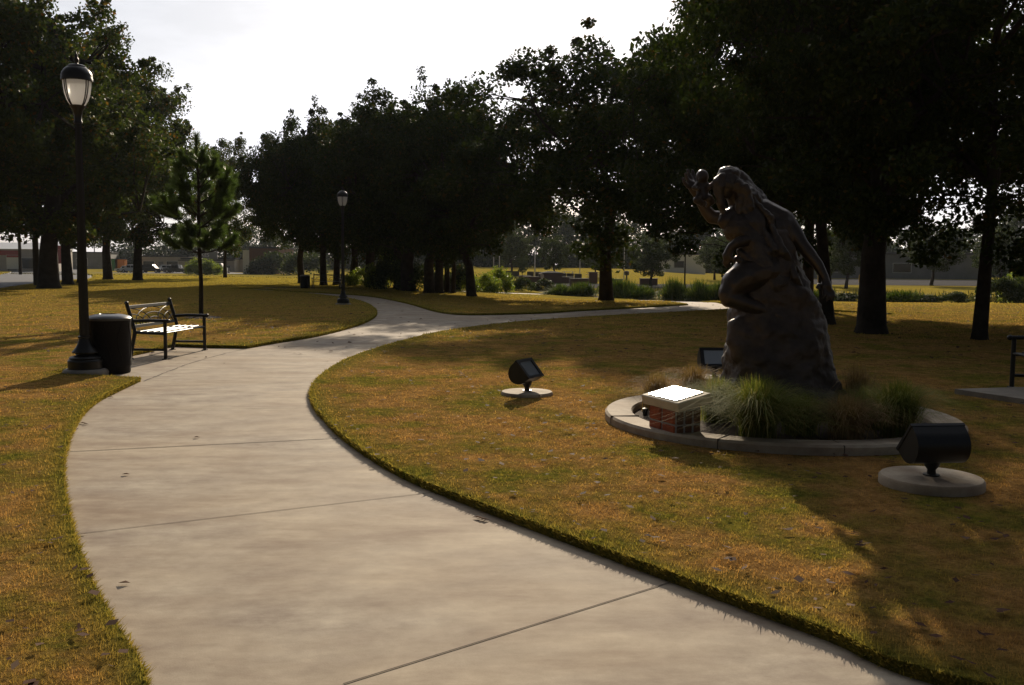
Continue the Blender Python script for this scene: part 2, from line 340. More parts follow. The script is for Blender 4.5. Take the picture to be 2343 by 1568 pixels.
far2 = gp([(1034, 666.3), (1089, 667.7), (1244, 673), (1370, 679.5), (1450, 684), (1525, 688.3), (1600, 691), (1650, 696), (1690, 701), (1780, 707), (1905, 713), (1963, 716.5), (2040, 721)])
lowE = gp([(2040, 724), (1963, 720), (1905, 717), (1780, 712), (1690, 709), (1644, 711), (1528, 718), (1450, 722), (1348, 728), (1218, 737), (1089, 751), (1000, 765), (930, 782), (860, 803), (800, 825), (755, 850), (725, 875), (712, 895), (710, 915), (720, 940), (745, 970), (780, 1005), (850, 1055), (940, 1105), (1090, 1165), (1300, 1245), (1500, 1320), (1700, 1395), (1900, 1470), (2140, 1568)]) + [Vector(p) for p in ((2.5, 2.85), (3.8, 2.0), (6.2, .9))]
def cm(l, n=4): return [p for p in catmull([(*q, 0) for q in l], n)]
loop = []
for seg, n in ((leftE, 5), (None, 0), (innE, 6), (upE, 5), (tipE, 2), (far1, 4), (far2, 4), (lowE, 5)):
    if seg is None: pts = [Vector((*p, 0)) for p in padE[:-1]]
    else: pts = cm(seg, n)
    for p in pts:
        if not loop or (loop[-1] - p).length > .03: loop.append(p)
PATH = [(p.x, p.y) for p in loop]
BPAD = [tuple(p) for p in gp([(604, 658.5), (830, 661.5), (860, 664.5), (604, 661.3)])]   # slab of the far bench
ROAD = [tuple(p) for p in gp([(-60, 669), (0, 662), (59, 652.5), (129, 644)])] + [(-36, 80), (-52, 118), (-88, 195), (-120, 262), (-150, 330), (-205, 470), (-225, 470), (-185, 330), (-140, 262)] + [tuple(p) for p in gp([(88, 613.5), (26, 622), (0, 629), (-60, 634)])]
RINGC, RINGR = (2.58, 9.02), 1.68
def tri_ground():
    vs = []; es = []
    for poly in (PATH, BPAD, ROAD):
        b = len(vs); vs += [Vector(p) for p in poly]; n = len(poly); es += [(b + i, b + (i + 1) % n) for i in range(n)]
    rng = np.random.default_rng(3)
    rr = [0.7]
    while rr[-1] < 1500: rr.append(rr[-1] * (1.10 if rr[-1] < 230 else 1.35) + .12)
    for i, r in enumerate(rr):
        na = 96 if r < 200 else 64
        for j in range(na):
            a = 2 * math.pi * (j + .5 * (i % 2)) / na; vs.append(Vector((r * math.cos(a), r * math.sin(a))))
    for x in np.linspace(-90, 60, 60):      # denser rows across the creek
        for c in (-8, -5, -3, -1, 0, 1, 3, 5, 8, 12): vs.append(Vector((x, float(creek_y(x)) + c)))
    V, E, F, *_ = geometry.delaunay_2d_cdt(vs, es, [], 0, 1e-4)
    V = np.array([(v.x, v.y) for v in V]); F = np.array([f[:3] for f in F if len(f) == 3])
    cen = V[F].mean(1)
    reg = np.zeros(len(F), int)
    reg[inpoly(cen[:, 0], cen[:, 1], PATH) | inpoly(cen[:, 0], cen[:, 1], BPAD)] = 1
    reg[inpoly(cen[:, 0], cen[:, 1], ROAD)] = 2
    return V, F, reg
GV, GF, GR = tri_ground()
LAWN_H = .055
GZ = T(GV[:, 0], GV[:, 1])
edist = polydist(GV[:, 0], GV[:, 1], PATH)
def sheet(name, sel, dz, m, walls=None):
    F = GF[sel]; used = np.unique(F); idx = -np.ones(len(GV), int); idx[used] = np.arange(len(used))
    verts = [(GV[i, 0], GV[i, 1], GZ[i] + dz) for i in used]; faces = [tuple(int(q) for q in idx[f]) for f in F]
    if walls is not None:
        from collections import Counter
        cnt = Counter()
        for f in F:
            for a, b in ((f[0], f[1]), (f[1], f[2]), (f[2], f[0])): cnt[(a, b)] += 1
        bot = {}
        for (a, b) in list(cnt):
            if (b, a) not in cnt:
                q = []
                for i in (a, b):
                    if i not in bot: bot[i] = len(verts); verts.append((GV[i, 0], GV[i, 1], GZ[i] + walls))
                faces.append((int(idx[b]), int(idx[a]), bot[a], bot[b]))
    me = bpy.data.meshes.new(name); me.from_pydata(verts, [], faces); me.update()
    ev = [edist[i] for i in used] + [0] * (len(verts) - len(used))
    at = me.attributes.new('edge', 'FLOAT', 'POINT'); at.data.foreach_set('value', np.clip(1 - np.array(ev) / .22, 0, 1).astype(np.float32))
    return tag(link(name, me, m), kind='structure')
sheet('lawn', GR == 0, LAWN_H, M['lawn'], -.05)
sheet('path', GR == 1, 0, M['concrete'])
sheet('road', GR == 2, .0, M['asphalt'])
# joints and the ragged seam along the bench slab, thin dirt-filled lines on the path
jm = MB()
def strip(pts, w, z=.003, jit=0):
    rn = random.Random(5); P = [G(u, v) for u, v in pts]; Q = []
    for a, b in zip(P[:-1], P[1:]):
        n = max(2, int((b - a).length / .12))
        for i in range(n): Q.append(a.lerp(b, i / n))
    Q.append(P[-1]); vs = []; 
    for i, p in enumerate(Q):
        t = (Q[min(i + 1, len(Q) - 1)] - Q[max(i - 1, 0)]).normalized(); nrm = Vector((-t.y, t.x, 0)); ww = w * (1 + (rn.random() - .5) * 1.2 * (jit > 0)); off = nrm * (rn.random() - .5) * jit
        vs += [p + off - nrm * ww / 2 + Vector((0, 0, z)), p + off + nrm * ww / 2 + Vector((0, 0, z))]
    jm.add(vs, [(2 * i, 2 * i + 1, 2 * i + 3, 2 * i + 2) for i in range(len(Q) - 1)])
for pts, w, j in (([(160, 1034), (780, 1003)], .014, .0), ([(170, 1223), (992, 1127)], .007, 0), ([(785, 1566), (1540, 1331)], .008, 0), ([(195, 938), (712, 934)], .007, 0),
               ([(345, 885), (700, 876)], .006, 0), ([(470, 845), (745, 853)], .006, 0), ([(600, 812), (800, 822)], .006, 0), ([(700, 777), (868, 800)], .006, 0), ([(850, 730), (1000, 764)], .008, 0),
               ([(330, 873), (372, 855), (420, 837), (470, 821), (520, 808), (563, 799)], .022, .02)): strip(pts, w, jit=j)
tag(part(jm, 'path_joints', M['joint'], smooth=False), kind='structure')
# ------------------------------------------------------------------ lawn blades, fallen leaves
rng = np.random.default_rng(11)
PADS = []        # filled below: circles kept free of grass
SPOTS = [(G(1205, 913).x, G(1205, 913).y, .31), (G(2128, 1128).x, G(2128, 1128).y, .36), (2.62, 12.1, .34)]
PADS = SPOTS + [(RINGC[0], RINGC[1], RINGR + .02)]
RPAD = [(5.27, 11.1), (7.6, 11.7), (8.2, 9.0), (6.1, 9.3)]
def blade_field():
    out = []; att = []
    bands = [(2.0, 4.0, 15000, .0034), (4.0, 6.0, 8500, .0044), (6.0, 9.0, 4200, .0060), (9.0, 13, 1700, .0090), (13, 19, 450, .014), (19, 32, 130, .024), (32, 60, 48, .042), (60, 128, 26, .10), (128, 205, 9, .16)]
    for y0, y1, den, w in bands:
        xm = y1 * .62; n = int((y1 - y0) * 2 * xm * den); x = rng.uniform(-xm, xm, n); y = rng.uniform(y0, y1, n)
        k = (np.abs(x) < y * .57 + .3) & ~inpoly(x, y, PATH) & ~inpoly(x, y, RPAD)
        x = x[k]; y = y[k]
        if y0 > 18:
            k = ~inpoly(x, y, ROAD) & ~inpoly(x, y, BPAD) & (np.abs(y - creek_y(x)) > 4) & ~((x > 1) & (x < 27) & (y > 95) & (y < 113)) & ~((x > 24) & (y > 106)) & ~((x < -22) & (y > 128)); x = x[k]; y = y[k]
        for cx_, cy_, r_ in PADS: 
            k = np.hypot(x - cx_, y - cy_) > r_; x = x[k]; y = y[k]
        # clumpy density
        c = np.sin(x * 23 + 3 * np.sin(y * 17)) * np.sin(y * 29 + 2 * np.sin(x * 13)); k = rng.random(len(x)) < .65 + .35 * c; x = x[k]; y = y[k]
        n = len(x); d = polydist(x, y, PATH); h = rng.uniform(.012, .028, n) * (1 + .35 * (d < .12)) * (1.9 if y0 > 18 else 1); ww = w * rng.uniform(.6, 1.3, n)
        az = rng.uniform(0, 2 * np.pi, n); tilt = rng.uniform(0, 1.15, n); ta = rng.uniform(0, 2 * np.pi, n)
        z = T(x, y) + LAWN_H - .004
        tip = np.stack([x + h * np.sin(tilt) * np.cos(ta), y + h * np.sin(tilt) * np.sin(ta), z + h * np.cos(tilt)], 1)
        a = np.stack([x - ww / 2 * np.cos(az), y - ww / 2 * np.sin(az), z], 1); b = np.stack([x + ww / 2 * np.cos(az), y + ww / 2 * np.sin(az), z], 1)
        out.append(np.stack([a, b, tip], 1).reshape(-1, 3)); att.append(np.repeat(np.clip(1 - d / .22, 0, 1), 3))
    # turf edge hanging over the kerbless side of the path
    P = np.array(PATH); 
    for i in range(len(P) - 1):
        a = P[i]; b = P[i + 1]; l = np.hypot(*(b - a)); my = (a[1] + b[1]) / 2
        if my < 2 or my > 24: continue
        den = 1500 if my < 6 else 600 if my < 12 else 220
        n = int(l * den); t = rng.random(n); p = a + (b - a) * t[:, None]; nr = np.array([(b - a)[1], -(b - a)[0]]) / (l + 1e-9)
        if inpoly([p[0][0] + nr[0] * .03], [p[0][1] + nr[1] * .03], PATH)[0] if n else False: nr = -nr
        p = p + nr * rng.uniform(-.006, .02, (n, 1)); ww = (.004 if my < 6 else .007 if my < 12 else .012) * rng.uniform(.7, 1.4, n); h = rng.uniform(.018, .05, n)
        z = T(p[:, 0], p[:, 1]) + rng.uniform(.0, LAWN_H, n); az = rng.uniform(0, 2 * np.pi, n); o = -nr * rng.uniform(-.2, .9, (n, 1)) * h[:, None] + rng.normal(0, .008, (n, 2))
        tip = np.stack([p[:, 0] + o[:, 0], p[:, 1] + o[:, 1], z + h * rng.uniform(-.1, .8, n)], 1)
        A = np.stack([p[:, 0] - ww * np.cos(az), p[:, 1] - ww * np.sin(az), z], 1); B = np.stack([p[:, 0] + ww * np.cos(az), p[:, 1] + ww * np.sin(az), z], 1)
        out.append(np.stack([A, B, tip], 1).reshape(-1, 3)); att.append(np.full(n * 3, .8))
    return np.concatenate(out), np.concatenate(att)
bv, ba = blade_field()
tag(link('lawn_grass', npmesh('lawn_grass', bv, 3, M['blades'], ba)), kind='stuff', label='short brown and green grass blades of the near lawn', cat='grass')
def litter():
    n = 4200; x = []; y = []
    yy = rng.uniform(3, 42, n) ; xx = rng.uniform(-.55, .55, n) * yy
    out = []
    for X, Y in zip(xx, yy):
        onp = bool(inpoly([X], [Y], PATH)[0]); ed = float(polydist([X], [Y], PATH)[0])
        if onp and (Y < 14 and ed > .06) and rng.random() > .02: continue
        if onp and rng.random() > .35: continue
        if any(math.hypot(X - a, Y - b) < r for a, b, r in PADS): continue
        s = rng.uniform(.014, .036) * (1 if Y < 15 else 1.7); z = float(T(X, Y)) + (.006 if onp else LAWN_H + .022)
        a = rng.uniform(0, 6.28); c, sn = math.cos(a), math.sin(a); q = rng.uniform(.3, .9)
        for (p, r, h) in ((-1, 0, 0), (0, -q, .25 * rng.random()), (1, 0, .5 * rng.random()), (0, q, .35 * rng.random())):
            out.append((X + s * (p * c - r * sn), Y + s * (p * sn + r * c), z + h * s))
    for u, v in ((1100, 1190), (1092, 1187), (1109, 1192), (150, 1160), (152, 1163), (190, 970), (196, 973), (284, 1338), (288, 1088), (254, 911), (450, 1003)):
        P = G(u, v); s = .03
        for (p, r, h) in ((-1, 0, .1), (0, -.5, .5), (1, .1, .1), (0, .6, .3)): out.append((P.x + s * p, P.y + s * r, P.z + .006 + h * s))
    return np.array(out)
tag(link('fallen_leaves', npmesh('fallen_leaves', litter(), 4, M['deadleaf'])), kind='stuff', label='small curled dead leaves scattered over lawn and path', cat='leaves')
# ------------------------------------------------------------------ street lamps
def make_lamp(loc, label, group):
    r = empty('street_lamp', loc, label, 'street lamp', group)
    part(MB().lathe([(.30, -.10), (.335, -.02), (.34, .05), (.325, .085), (.29, .105), (.1, .108)], 48), 'footing', M['concrete_dark'], r)
    part(MB().lathe([(.252, .10), (.255, .20), (.258, .215), (.25, .235), (.225, .25), (.235, .265), (.215, .285), (.14, .30), (.13, .315), (.145, .325), (.185, .335), (.19, .35), (.17, .375), (.13, .42), (.105, .47), (.088, .52), (.085, .545), (.098, .555), (.098, .575), (.08, .585)], 40), 'base', M['black'], r)
    part(MB().lathe([(.074, .58), (.048, 3.62)], 48, flute=.07), 'pole', M['black'], r, smooth=False)
    nk = part(MB().lathe([(.05, 3.60), (.062, 3.61), (.062, 3.635), (.055, 3.645), (.056, 3.72), (.075, 3.79), (.105, 3.83), (.115, 3.85), (.10, 3.86)], 40), 'neck', M['black'], r)
    part(MB().lathe([(.085, 3.855), (.115, 3.87), (.155, 3.93), (.185, 4.02), (.20, 4.12), (.205, 4.22)], 40), 'globe', M['globe'], r)
    cp = MB().lathe([(.222, 4.195), (.228, 4.20), (.23, 4.235), (.222, 4.25), (.225, 4.275), (.212, 4.315), (.18, 4.36), (.145, 4.385), (.135, 4.39), (.135, 4.405), (.11, 4.42), (.06, 4.43), (.03, 4.435)], 48)
    c = part(cp, 'cap', M['black'], r)
    part(MB().lathe([(.03, 4.43), (.022, 4.45), (.035, 4.475), (.036, 4.50), (.02, 4.53), (.025, 4.545), (.008, 4.59), (.002, 4.61)], 16), 'finial', M['black'], c)
    for q in range(4):
        a0 = math.pi / 4 + q * math.pi / 2 + .35; rb = MB()
        for da in (-.085, .085):
            a = a0 + da; rb.tube([(math.cos(a) * rr, math.sin(a) * rr, z) for rr, z in ((.108, 3.85), (.142, 3.89), (.178, 3.96), (.205, 4.05), (.217, 4.13), (.22, 4.20))], .009, 6)
        part(rb, 'rib', M['black'], r)
    return r
LG = 'street lamps along the park path'
lamp = make_lamp(G(196, 860), 'tall black street lamp on a round concrete footing beside the trash can', LG); lamp.scale = (.86, .86, .932)
copy_tree(lamp, G(785, 700), 'black street lamp at the inner curve of the path before the oak grove', rz=.6)
copy_tree(lamp, G(1565, 688), 'small distant black street lamp at the far end of the path, left of the statue', rz=1.2)
# ------------------------------------------------------------------ trash cans
def make_can(loc, label, group):
    r = empty('trash_can', loc, label, 'trash can', group)
    b = MB().lathe([(.262, .0), (.27, .02), (.272, .10), (.285, .105), (.29, .17), (.284, .20), (.284, .70), (.29, .715), (.29, .735), (.27, .74)], 48)
    part(b, 'body', M['can'], r)
    v = MB()
    for i in range(10):
        a = i * .628
        v.tube([((.286) * math.cos(a + .16 * math.sin(t * 4 + i)), (.286) * math.sin(a + .16 * math.sin(t * 4 + i)), .2 + .5 * t) for t in np.linspace(0, 1, 9)], .006, 6)
    part(v, 'ribs', M['can'], r)
    part(MB().lathe([(.288, .735), (.295, .745), (.295, .765), (.27, .79), (.2, .81), (.12, .822), (.11, .81)], 48), 'lid', M['lidgrey'], r)
    return r
can = make_can(G(252, 853), 'black cylindrical trash can with domed lid between the near lamp and the bench', 'park trash cans')
copy_tree(can, G(698, 661), 'small distant trash can beside the far bench under the trees', rz=1)
# ------------------------------------------------------------------ benches (length along local x, faces -y)
def make_bench(loc, rz, label, group, Lb=1.62):
    r = empty('park_bench', loc, label, 'bench', group, rz); h = Lb / 2
    for s in (-1, 1):
        x = s * h
        lg = MB().tube([(x, -.27, 0), (x, -.27, .60)], .028, 10); lg.box((x, -.27, .006), (.11, .07, .012)); part(lg, 'leg', M['black'], r)
        rl = MB().tube([(x, .31, 0), (x, .22, .43), (x, .25, .55), (x, .345, .88)], .03, 10); rl.ball((x, .347, .885), .034, 7); rl.box((x, .31, .006), (.11, .07, .012)); part(rl, 'leg', M['black'], r)
        ar = MB().tube([(x, .262, .60), (x, .0, .615), (x, -.31, .61)], .026, 10); ar.ball((x, -.32, .61), .034, 7); part(ar, 'armrest', M['black'], r)
        part(MB().tube([(x, -.27, .15), (x, .28, .15)], .02, 8), 'stretcher', M['black'], r)
        part(MB().tube([(x, -.27, .405), (x, .22, .42)], .022, 8), 'side_rail', M['black'], r)
    seat = MB()
    for i in range(5): seat.box((0, -.245 + i * .108, .432 + (.012 if i in (0,) else 0) * -1), (Lb - .05, .092, .022), bev=.006)
    part(seat, 'seat', M['black'], r, smooth=False)
    bk = MB(); bm = Matrix.Rotation(-.28, 3, 'X')
    def P(x, t): return Vector((x, .25 + .095 * t / .33, .55 + t))
    bk.box(P(0, .27), (Lb - .05, .022, .055), m=bm, bev=.006); bk.box(P(0, -.035), (Lb - .05, .022, .05), m=bm, bev=.006)
    part(bk, 'backrest', M['black'], r, smooth=False)
    lt = MB(); t0, t1 = -.02, .245
    for cxx in (-h, 0, h):
        for rr in (.24, .42, .62):
            pts = []
            for a in np.linspace(0, math.pi, 21):
                xx = cxx + rr * math.cos(a) * 1.12; tt = t0 + rr * math.sin(a) * .43
                if abs(xx) <= h - .02 and tt <= t1: pts.append(P(xx, tt))
                elif len(pts) > 1: lt.tube(pts, .008, 6); pts = []
                else: pts = []
            if len(pts) > 1: lt.tube(pts, .008, 6)
    part(lt, 'lattice', M['black'], r)
    return r
f1, f2 = G(377, 823), G(470, 801); ax = (f2 - f1); mid = (f1 + f2) / 2
ang = math.atan2(ax.y, ax.x); nrm = Vector((-math.sin(ang), math.cos(ang), 0))     # local +y
bench = make_bench(mid + nrm * .27, ang, 'black metal bench with arched lattice back on the slab beside the near trash can', 'park benches')
copy_tree(bench, G(747, 661), 'small distant bench seen beyond the path under the tree row', rz=0.02)
copy_tree(bench, Vector((6.27, 10.55, .10)), 'bench cut off by the right edge of the picture, on its own slab', rz=-math.pi / 2 - .12)
sl = MB(); sl.prism(RPAD, .0, .115); tag(part(sl, 'bench_slab', M['concrete_dark'], smooth=False), kind='structure')
# ------------------------------------------------------------------ planting bed, sign, floodlights
kb = MB(); prof = [(-.135, -.02), (-.135, .11), (-.12, .13), (.115, .135), (.135, .115), (.135, -.02)]
n = 72; vs = []
for j in range(n):
    a = 2 * math.pi * j / n
    for dr, z in prof: vs.append((RINGC[0] + (RINGR - .15 + dr) * math.cos(a), RINGC[1] + (RINGR - .15 + dr) * math.sin(a), z + .005 * math.sin(a * 3)))
k = len(prof); kb.add(vs, [(j * k + i, ((j + 1) % n) * k + i, ((j + 1) % n) * k + (i + 1) % k, j * k + (i + 1) % k) for j in range(n) for i in range(k)])
kr = part(kb, 'kerb_ring', M['concrete'], ang=30)
for a in (.3, 1.25, 2.2, 3.3, 4.15, 4.75, 5.6):
    kj = MB(); kj.box((RINGC[0] + (RINGR - .15) * math.cos(a), RINGC[1] + (RINGR - .15) * math.sin(a), .07), (.276, .007, .136), m=Matrix.Rotation(a, 3, 'Z')); part(kj, 'joint', M['joint'], kr, smooth=False)
tag(kr, 'round concrete kerb ring around the planting bed of the statue', 'kerb')
sb = MB(); sb.lathe([(RINGR - .2, .03), (RINGR - .27, .072), (.6, .09), (.01, .09)], 48, c=(*RINGC, 0)); tag(part(sb, 'soil', M['soil']), kind='structure')
# plaque pedestal: corners solved from its four visible top corners
F = Vector((1.39, 7.80, .40)); LL = Vector((1.155, 8.33, .40)); RR = Vector((1.70, 7.935, .472)); ex = (RR - F); ey = (LL - F)
O = F + ex / 2 + ey / 2; sg = empty('plaque_pedestal', (O.x, O.y, .06), 'low brick pedestal with limestone cap and bright metal plaque in the bed', 'sign')
base0 = Vector((O.x, O.y, .06)); X = ex.normalized(); Y = ey.normalized(); Z = X.cross(Y).normalized()
def quadbox(c, X, Y, Z, dx, dy, dz): 
    m = Matrix((X, Y, Z)).transposed(); mb = MB(); mb.box((0, 0, 0), (dx, dy, dz), bev=min(.008, dz * .3) if dz > .02 else 0); mb.v = [tuple(m @ Vector(p) + c) for p in mb.v]; return mb
lx, ly = ex.length, ey.length
top = O - base0
part(quadbox(top - Z * .042, X, Y, Z, lx, ly, .084), 'cap', M['limestone'], sg, smooth=False)
pl = quadbox(top + Z * .003, X, Y, Z, lx * .80, ly * .76, .012); plo = part(pl, 'plaque', M['plaque'], sg, smooth=False)
Xf = Vector((X.x, X.y, 0)).normalized(); Yf = Vector((Y.x, Y.y, 0)).normalized(); Zf = Vector((0, 0, 1))
part(quadbox(Vector((0, 0, .10)) + Yf * 0, Xf, Yf, Zf, lx * .74, ly * .72, .36), 'post', M['mortar'], sg, smooth=False)
hx, hy = lx * .37, ly * .36
for face in (0, 1):
    for row in range(2):
        for c in range(3 if face else 2):
            if face == 0: w = 2 * hy / 2; cc = -Xf * hx + Yf * (-hy + (c + .5) * w); bx = quadbox(Vector((0, 0, .07 + row * .13)) + cc, Xf, Yf, Zf, .02, w - .02, .115)
            else: w = 2 * hx / 3; cc = -Yf * hy + Xf * (-hx + (c + .5) * w); bx = quadbox(Vector((0, 0, .07 + row * .13)) + cc, Xf, Yf, Zf, w - .02, .02, .115)
            part(bx, 'brick', M['brick'] if face == 0 else M['brickd'], sg, smooth=False)  # same brick all round: lit face coloured orange, shaded face dark brown
def make_flood(loc, az, label, group, padr=.30, tilt=.70, sc=1.0):
    """az: horizontal direction the glass looks at"""
    r = empty('floodlight', loc, label, 'floodlight', group, az)          # local +x is the aiming direction
    part(MB().lathe([(padr - .01, -.06), (padr, .0), (padr, .075), (padr - .012, .09), (padr * .5, .094), (.02, .095)], 40), 'footing', M['concrete'], r)
    z0 = .095
    part(MB().lathe([(.055, z0), (.055, z0 + .008), (.03, z0 + .01), (.028, z0 + .04), (.05, z0 + .07), (.06, z0 + .11), (.05, z0 + .14)], 20), 'stem', M['black'], r)
    c = Vector((-.01, 0, z0 + .225)); w = .38; D_ = .125
    # profile: flat face looking along +x tilted up, half round back
    m = Matrix.Rotation(-tilt, 3, 'Y'); pr = []
    for a in np.linspace(math.pi / 2, 3 * math.pi / 2, 15): pr.append((D_ * math.cos(a) * 1.05 - .01, D_ * math.sin(a)))
    pr = [(.045, -D_ - .004), (.045, D_ + .004)] + pr
    bd = MB(); kx = len(pr); vv = []
    for yy in (-w / 2, w / 2):
        for px_, pz_ in pr: vv.append(m @ Vector((px_, yy, pz_)) + c)
    bd.add(vv, [tuple(reversed(range(kx))), tuple(range(kx, 2 * kx))] + [(i, (i + 1) % kx, kx + (i + 1) % kx, kx + i) for i in range(kx)])
    part(bd, 'housing', M['black'], r, ang=30)
    fr = MB()
    for (cy_, cz_, dy_, dz_) in ((0, .115, w + .012, .034), (0, -.115, w + .012, .034), (-w / 2 + .02, 0, .05, .198), (w / 2 - .02, 0, .05, .198)):
        fr.box(m @ Vector((.056, cy_, cz_)) + c, (.022, dy_, dz_), m=m)
    part(fr, 'frame', M['black'], r, smooth=False)
    gl = MB(); gl.box(m @ Vector((.05, 0, 0)) + c, (.008, w - .09, .197), m=m); part(gl, 'glass', M['glass'], r, smooth=False)
    return r
FG = 'floodlights around the statue'
make_flood((SPOTS[0][0], SPOTS[0][1], .0), R_(-28), 'black floodlight on a round concrete footing in the lawn, left of the bed', FG)
make_flood((SPOTS[1][0], SPOTS[1][1], .03), R_(97), 'large near floodlight seen from behind at the lower right of the bed', FG, .34)
make_flood((SPOTS[2][0], SPOTS[2][1], .03), R_(-88), 'floodlight with pale glass facing the camera behind the left side of the statue', FG, .32, tilt=.5)
# sprinkler heads in the bed
for (u, v, t) in ((1475, 968, 'taller sprinkler head in the soil left of the plaque pedestal'), (1491, 976, 'short sprinkler head touching the left foot of the plaque pedestal')):
    p = G(u, v); p.z = .05; r = tag(part(MB().lathe([(.022, 0), (.022, .07), (.028, .075), (.028, .095), (.012, .10)], 14), 'sprinkler_head', M['black'], loc=p), t, 'sprinkler', 'sprinkler heads in the bed')
# ------------------------------------------------------------------ statue
SY = 9.35
def remesh(mb, vox, sm=4, disp=0, dsc=3, seed=0, name='m'):
    me = mb.mesh(name); o = bpy.data.objects.new('tmp', me); COL.objects.link(o)
    md = o.modifiers.new('r', 'REMESH'); md.mode = 'VOXEL'; md.voxel_size = vox
    s_ = o.modifiers.new('s', 'SMOOTH'); s_.iterations = sm; s_.factor = .5
    dg = bpy.context.evaluated_depsgraph_get(); dg.update(); nm = bpy.data.meshes.new_from_object(o.evaluated_get(dg)); bpy.data.objects.remove(o)
    if disp:
        n = len(nm.vertices); co = np.empty(n * 3, np.float32); nm.vertices.foreach_get('co', co); no = np.empty(n * 3, np.float32); nm.vertices.foreach_get('normal', no)
        co = co.reshape(-1, 3); no = no.reshape(-1, 3)
        d = np.array([noise.fractal(Vector(c) * dsc + Vector((seed, 0, 0)), .8, 2.1, 4) for c in co.astype(float)])
        d2 = np.array([noise.voronoi(Vector(c) * dsc * .8)[0][0] for c in co.astype(float)])
        co += no * ((d * disp + (d2 - .35) * disp * 1.1)[:, None]).astype(np.float32); nm.vertices.foreach_set('co', co.ravel()); nm.update()
    nm.polygons.foreach_set('use_smooth', [True] * len(nm.polygons)); nm.name = name
    return nm
SB = WP(1790, 900, SY); SB = Vector((2.72, SY, .06))
st = empty('statue', SB, 'large dark bronze statue of a kneeling woman lifting an infant on top of a rock', 'statue')
def q(u, v, dy=0): return WP(u, v, SY + dy) - SB
PX = SY / FPX
def caps(mb, pts, n=12):     # chain of (u, v, dy, radius px)
    P = [q(a, b, c) for a, b, c, _ in pts]; r = [d * PX for *_, d in pts]
    PP = []; RRs = []
    for i in range(len(P) - 1):
        for t in (0, .33, .67): PP.append(P[i].lerp(P[i + 1], t)); RRs.append(r[i] * (1 - t) + r[i + 1] * t)
    PP.append(P[-1]); RRs.append(r[-1]); mb.tube(PP, RRs, n); mb.ball(P[0], r[0], 8); mb.ball(P[-1], r[-1], 8)
    for p_, r_ in zip(P[1:-1], r[1:-1]): mb.ball(p_, r_, 8)
# rock: stacked cross sections
rk = MB(); secs = [(985, 1640, 1940, .55), (940, 1645, 1932, .54), (915, 1650, 1928, .52), (893, 1652, 1924, .50), (876, 1655, 1908, .47), (850, 1658, 1902, .45), (820, 1661, 1896, .43), (790, 1664, 1890, .41), (760, 1667, 1884, .39), (735, 1670, 1878, .37), (715, 1673, 1870, .35), (690, 1680, 1862, .33), (665, 1688, 1850, .31), (640, 1700, 1838, .29), (610, 1712, 1824, .26), (570, 1725, 1812, .22), (530, 1735, 1798, .17)]
nn_ = 28; vs = []
for v, a, b, dep in secs:
    L0 = q(a, v); R0 = q(b, v); c = (L0 + R0) / 2; hw = (R0.x - L0.x) / 2
    for j in range(nn_):
        t = 2 * math.pi * j / nn_; ct, st_ = math.cos(t), math.sin(t); e = .82
        vs.append((c.x + hw * math.copysign(abs(ct) ** e, ct), c.y + dep * math.copysign(abs(st_) ** e, st_), c.z))
fs = [(i * nn_ + j, i * nn_ + (j + 1) % nn_, (i + 1) * nn_ + (j + 1) % nn_, (i + 1) * nn_ + j) for i in range(len(secs) - 1) for j in range(nn_)]
fs += [tuple(range(nn_)), tuple(reversed(range((len(secs) - 1) * nn_, len(secs) * nn_)))]
rk.add([(x, y, z) for x, y, z in vs], [tuple(reversed(f)) for f in fs])
for u, v, dy, r in ((1700, 780, -.22, 36), (1775, 800, -.26, 44), (1840, 850, -.24, 40), (1890, 905, -.26, 36), (1846, 758, -.28, 18), (1862, 805, -.30, 15), (1868, 845, -.34, 13), (1905, 930, -.25, 36)): rk.ball(q(u, v, dy), (r * PX, r * PX * .7, r * PX * 1.5), 8)
link('rock', remesh(rk, .022, 4, .042, 4.2, name='rock'), M['rock'], st)
# body
bd = MB()
caps(bd, [(1752, 618, -.05, 46), (1735, 585, -.05, 42), (1722, 545, -.06, 40), (1712, 512, -.05, 44), (1705, 488, -.02, 40)])           # torso
caps(bd, [(1780, 600, .0, 44), (1778, 560, .0, 40), (1780, 520, .0, 38)])                                                              # broad back
bd.ball(q(1661, 505, -.10), (19 * PX, 20 * PX, 22 * PX), 9); caps(bd, [(1650, 508, -.12, 9), (1668, 500, -.08, 22), (1690, 500, -.05, 34)]) # chest
caps(bd, [(1700, 485, .0, 34), (1740, 490, .02, 36), (1785, 506, .0, 30)])                                                             # shoulders
caps(bd, [(1690, 478, -.02, 22), (1680, 455, -.04, 17), (1671, 425, -.05, 25)])                                                         # neck, head
caps(bd, [(1668, 418, -.06, 26), (1662, 432, -.08, 20), (1659, 444, -.09, 12)])                                                         # face mass
caps(bd, [(1648, 431, -.10, 3.5), (1645, 438, -.10, 4)])                                                                                # nose
caps(bd, [(1652, 449, -.095, 6), (1654, 453, -.09, 5)])                                                                                 # mouth, chin
caps(bd, [(1792, 506, .0, 26), (1814, 530, -.06, 19.5), (1834, 560, -.12, 15.5), (1852, 583, -.16, 15), (1871, 607, -.2, 12.5), (1887, 636, -.24, 9)])  # reaching arm
caps(bd, [(1887, 638, -.24, 9), (1890, 654, -.25, 12), (1892, 662, -.25, 11)])                                                         # palm
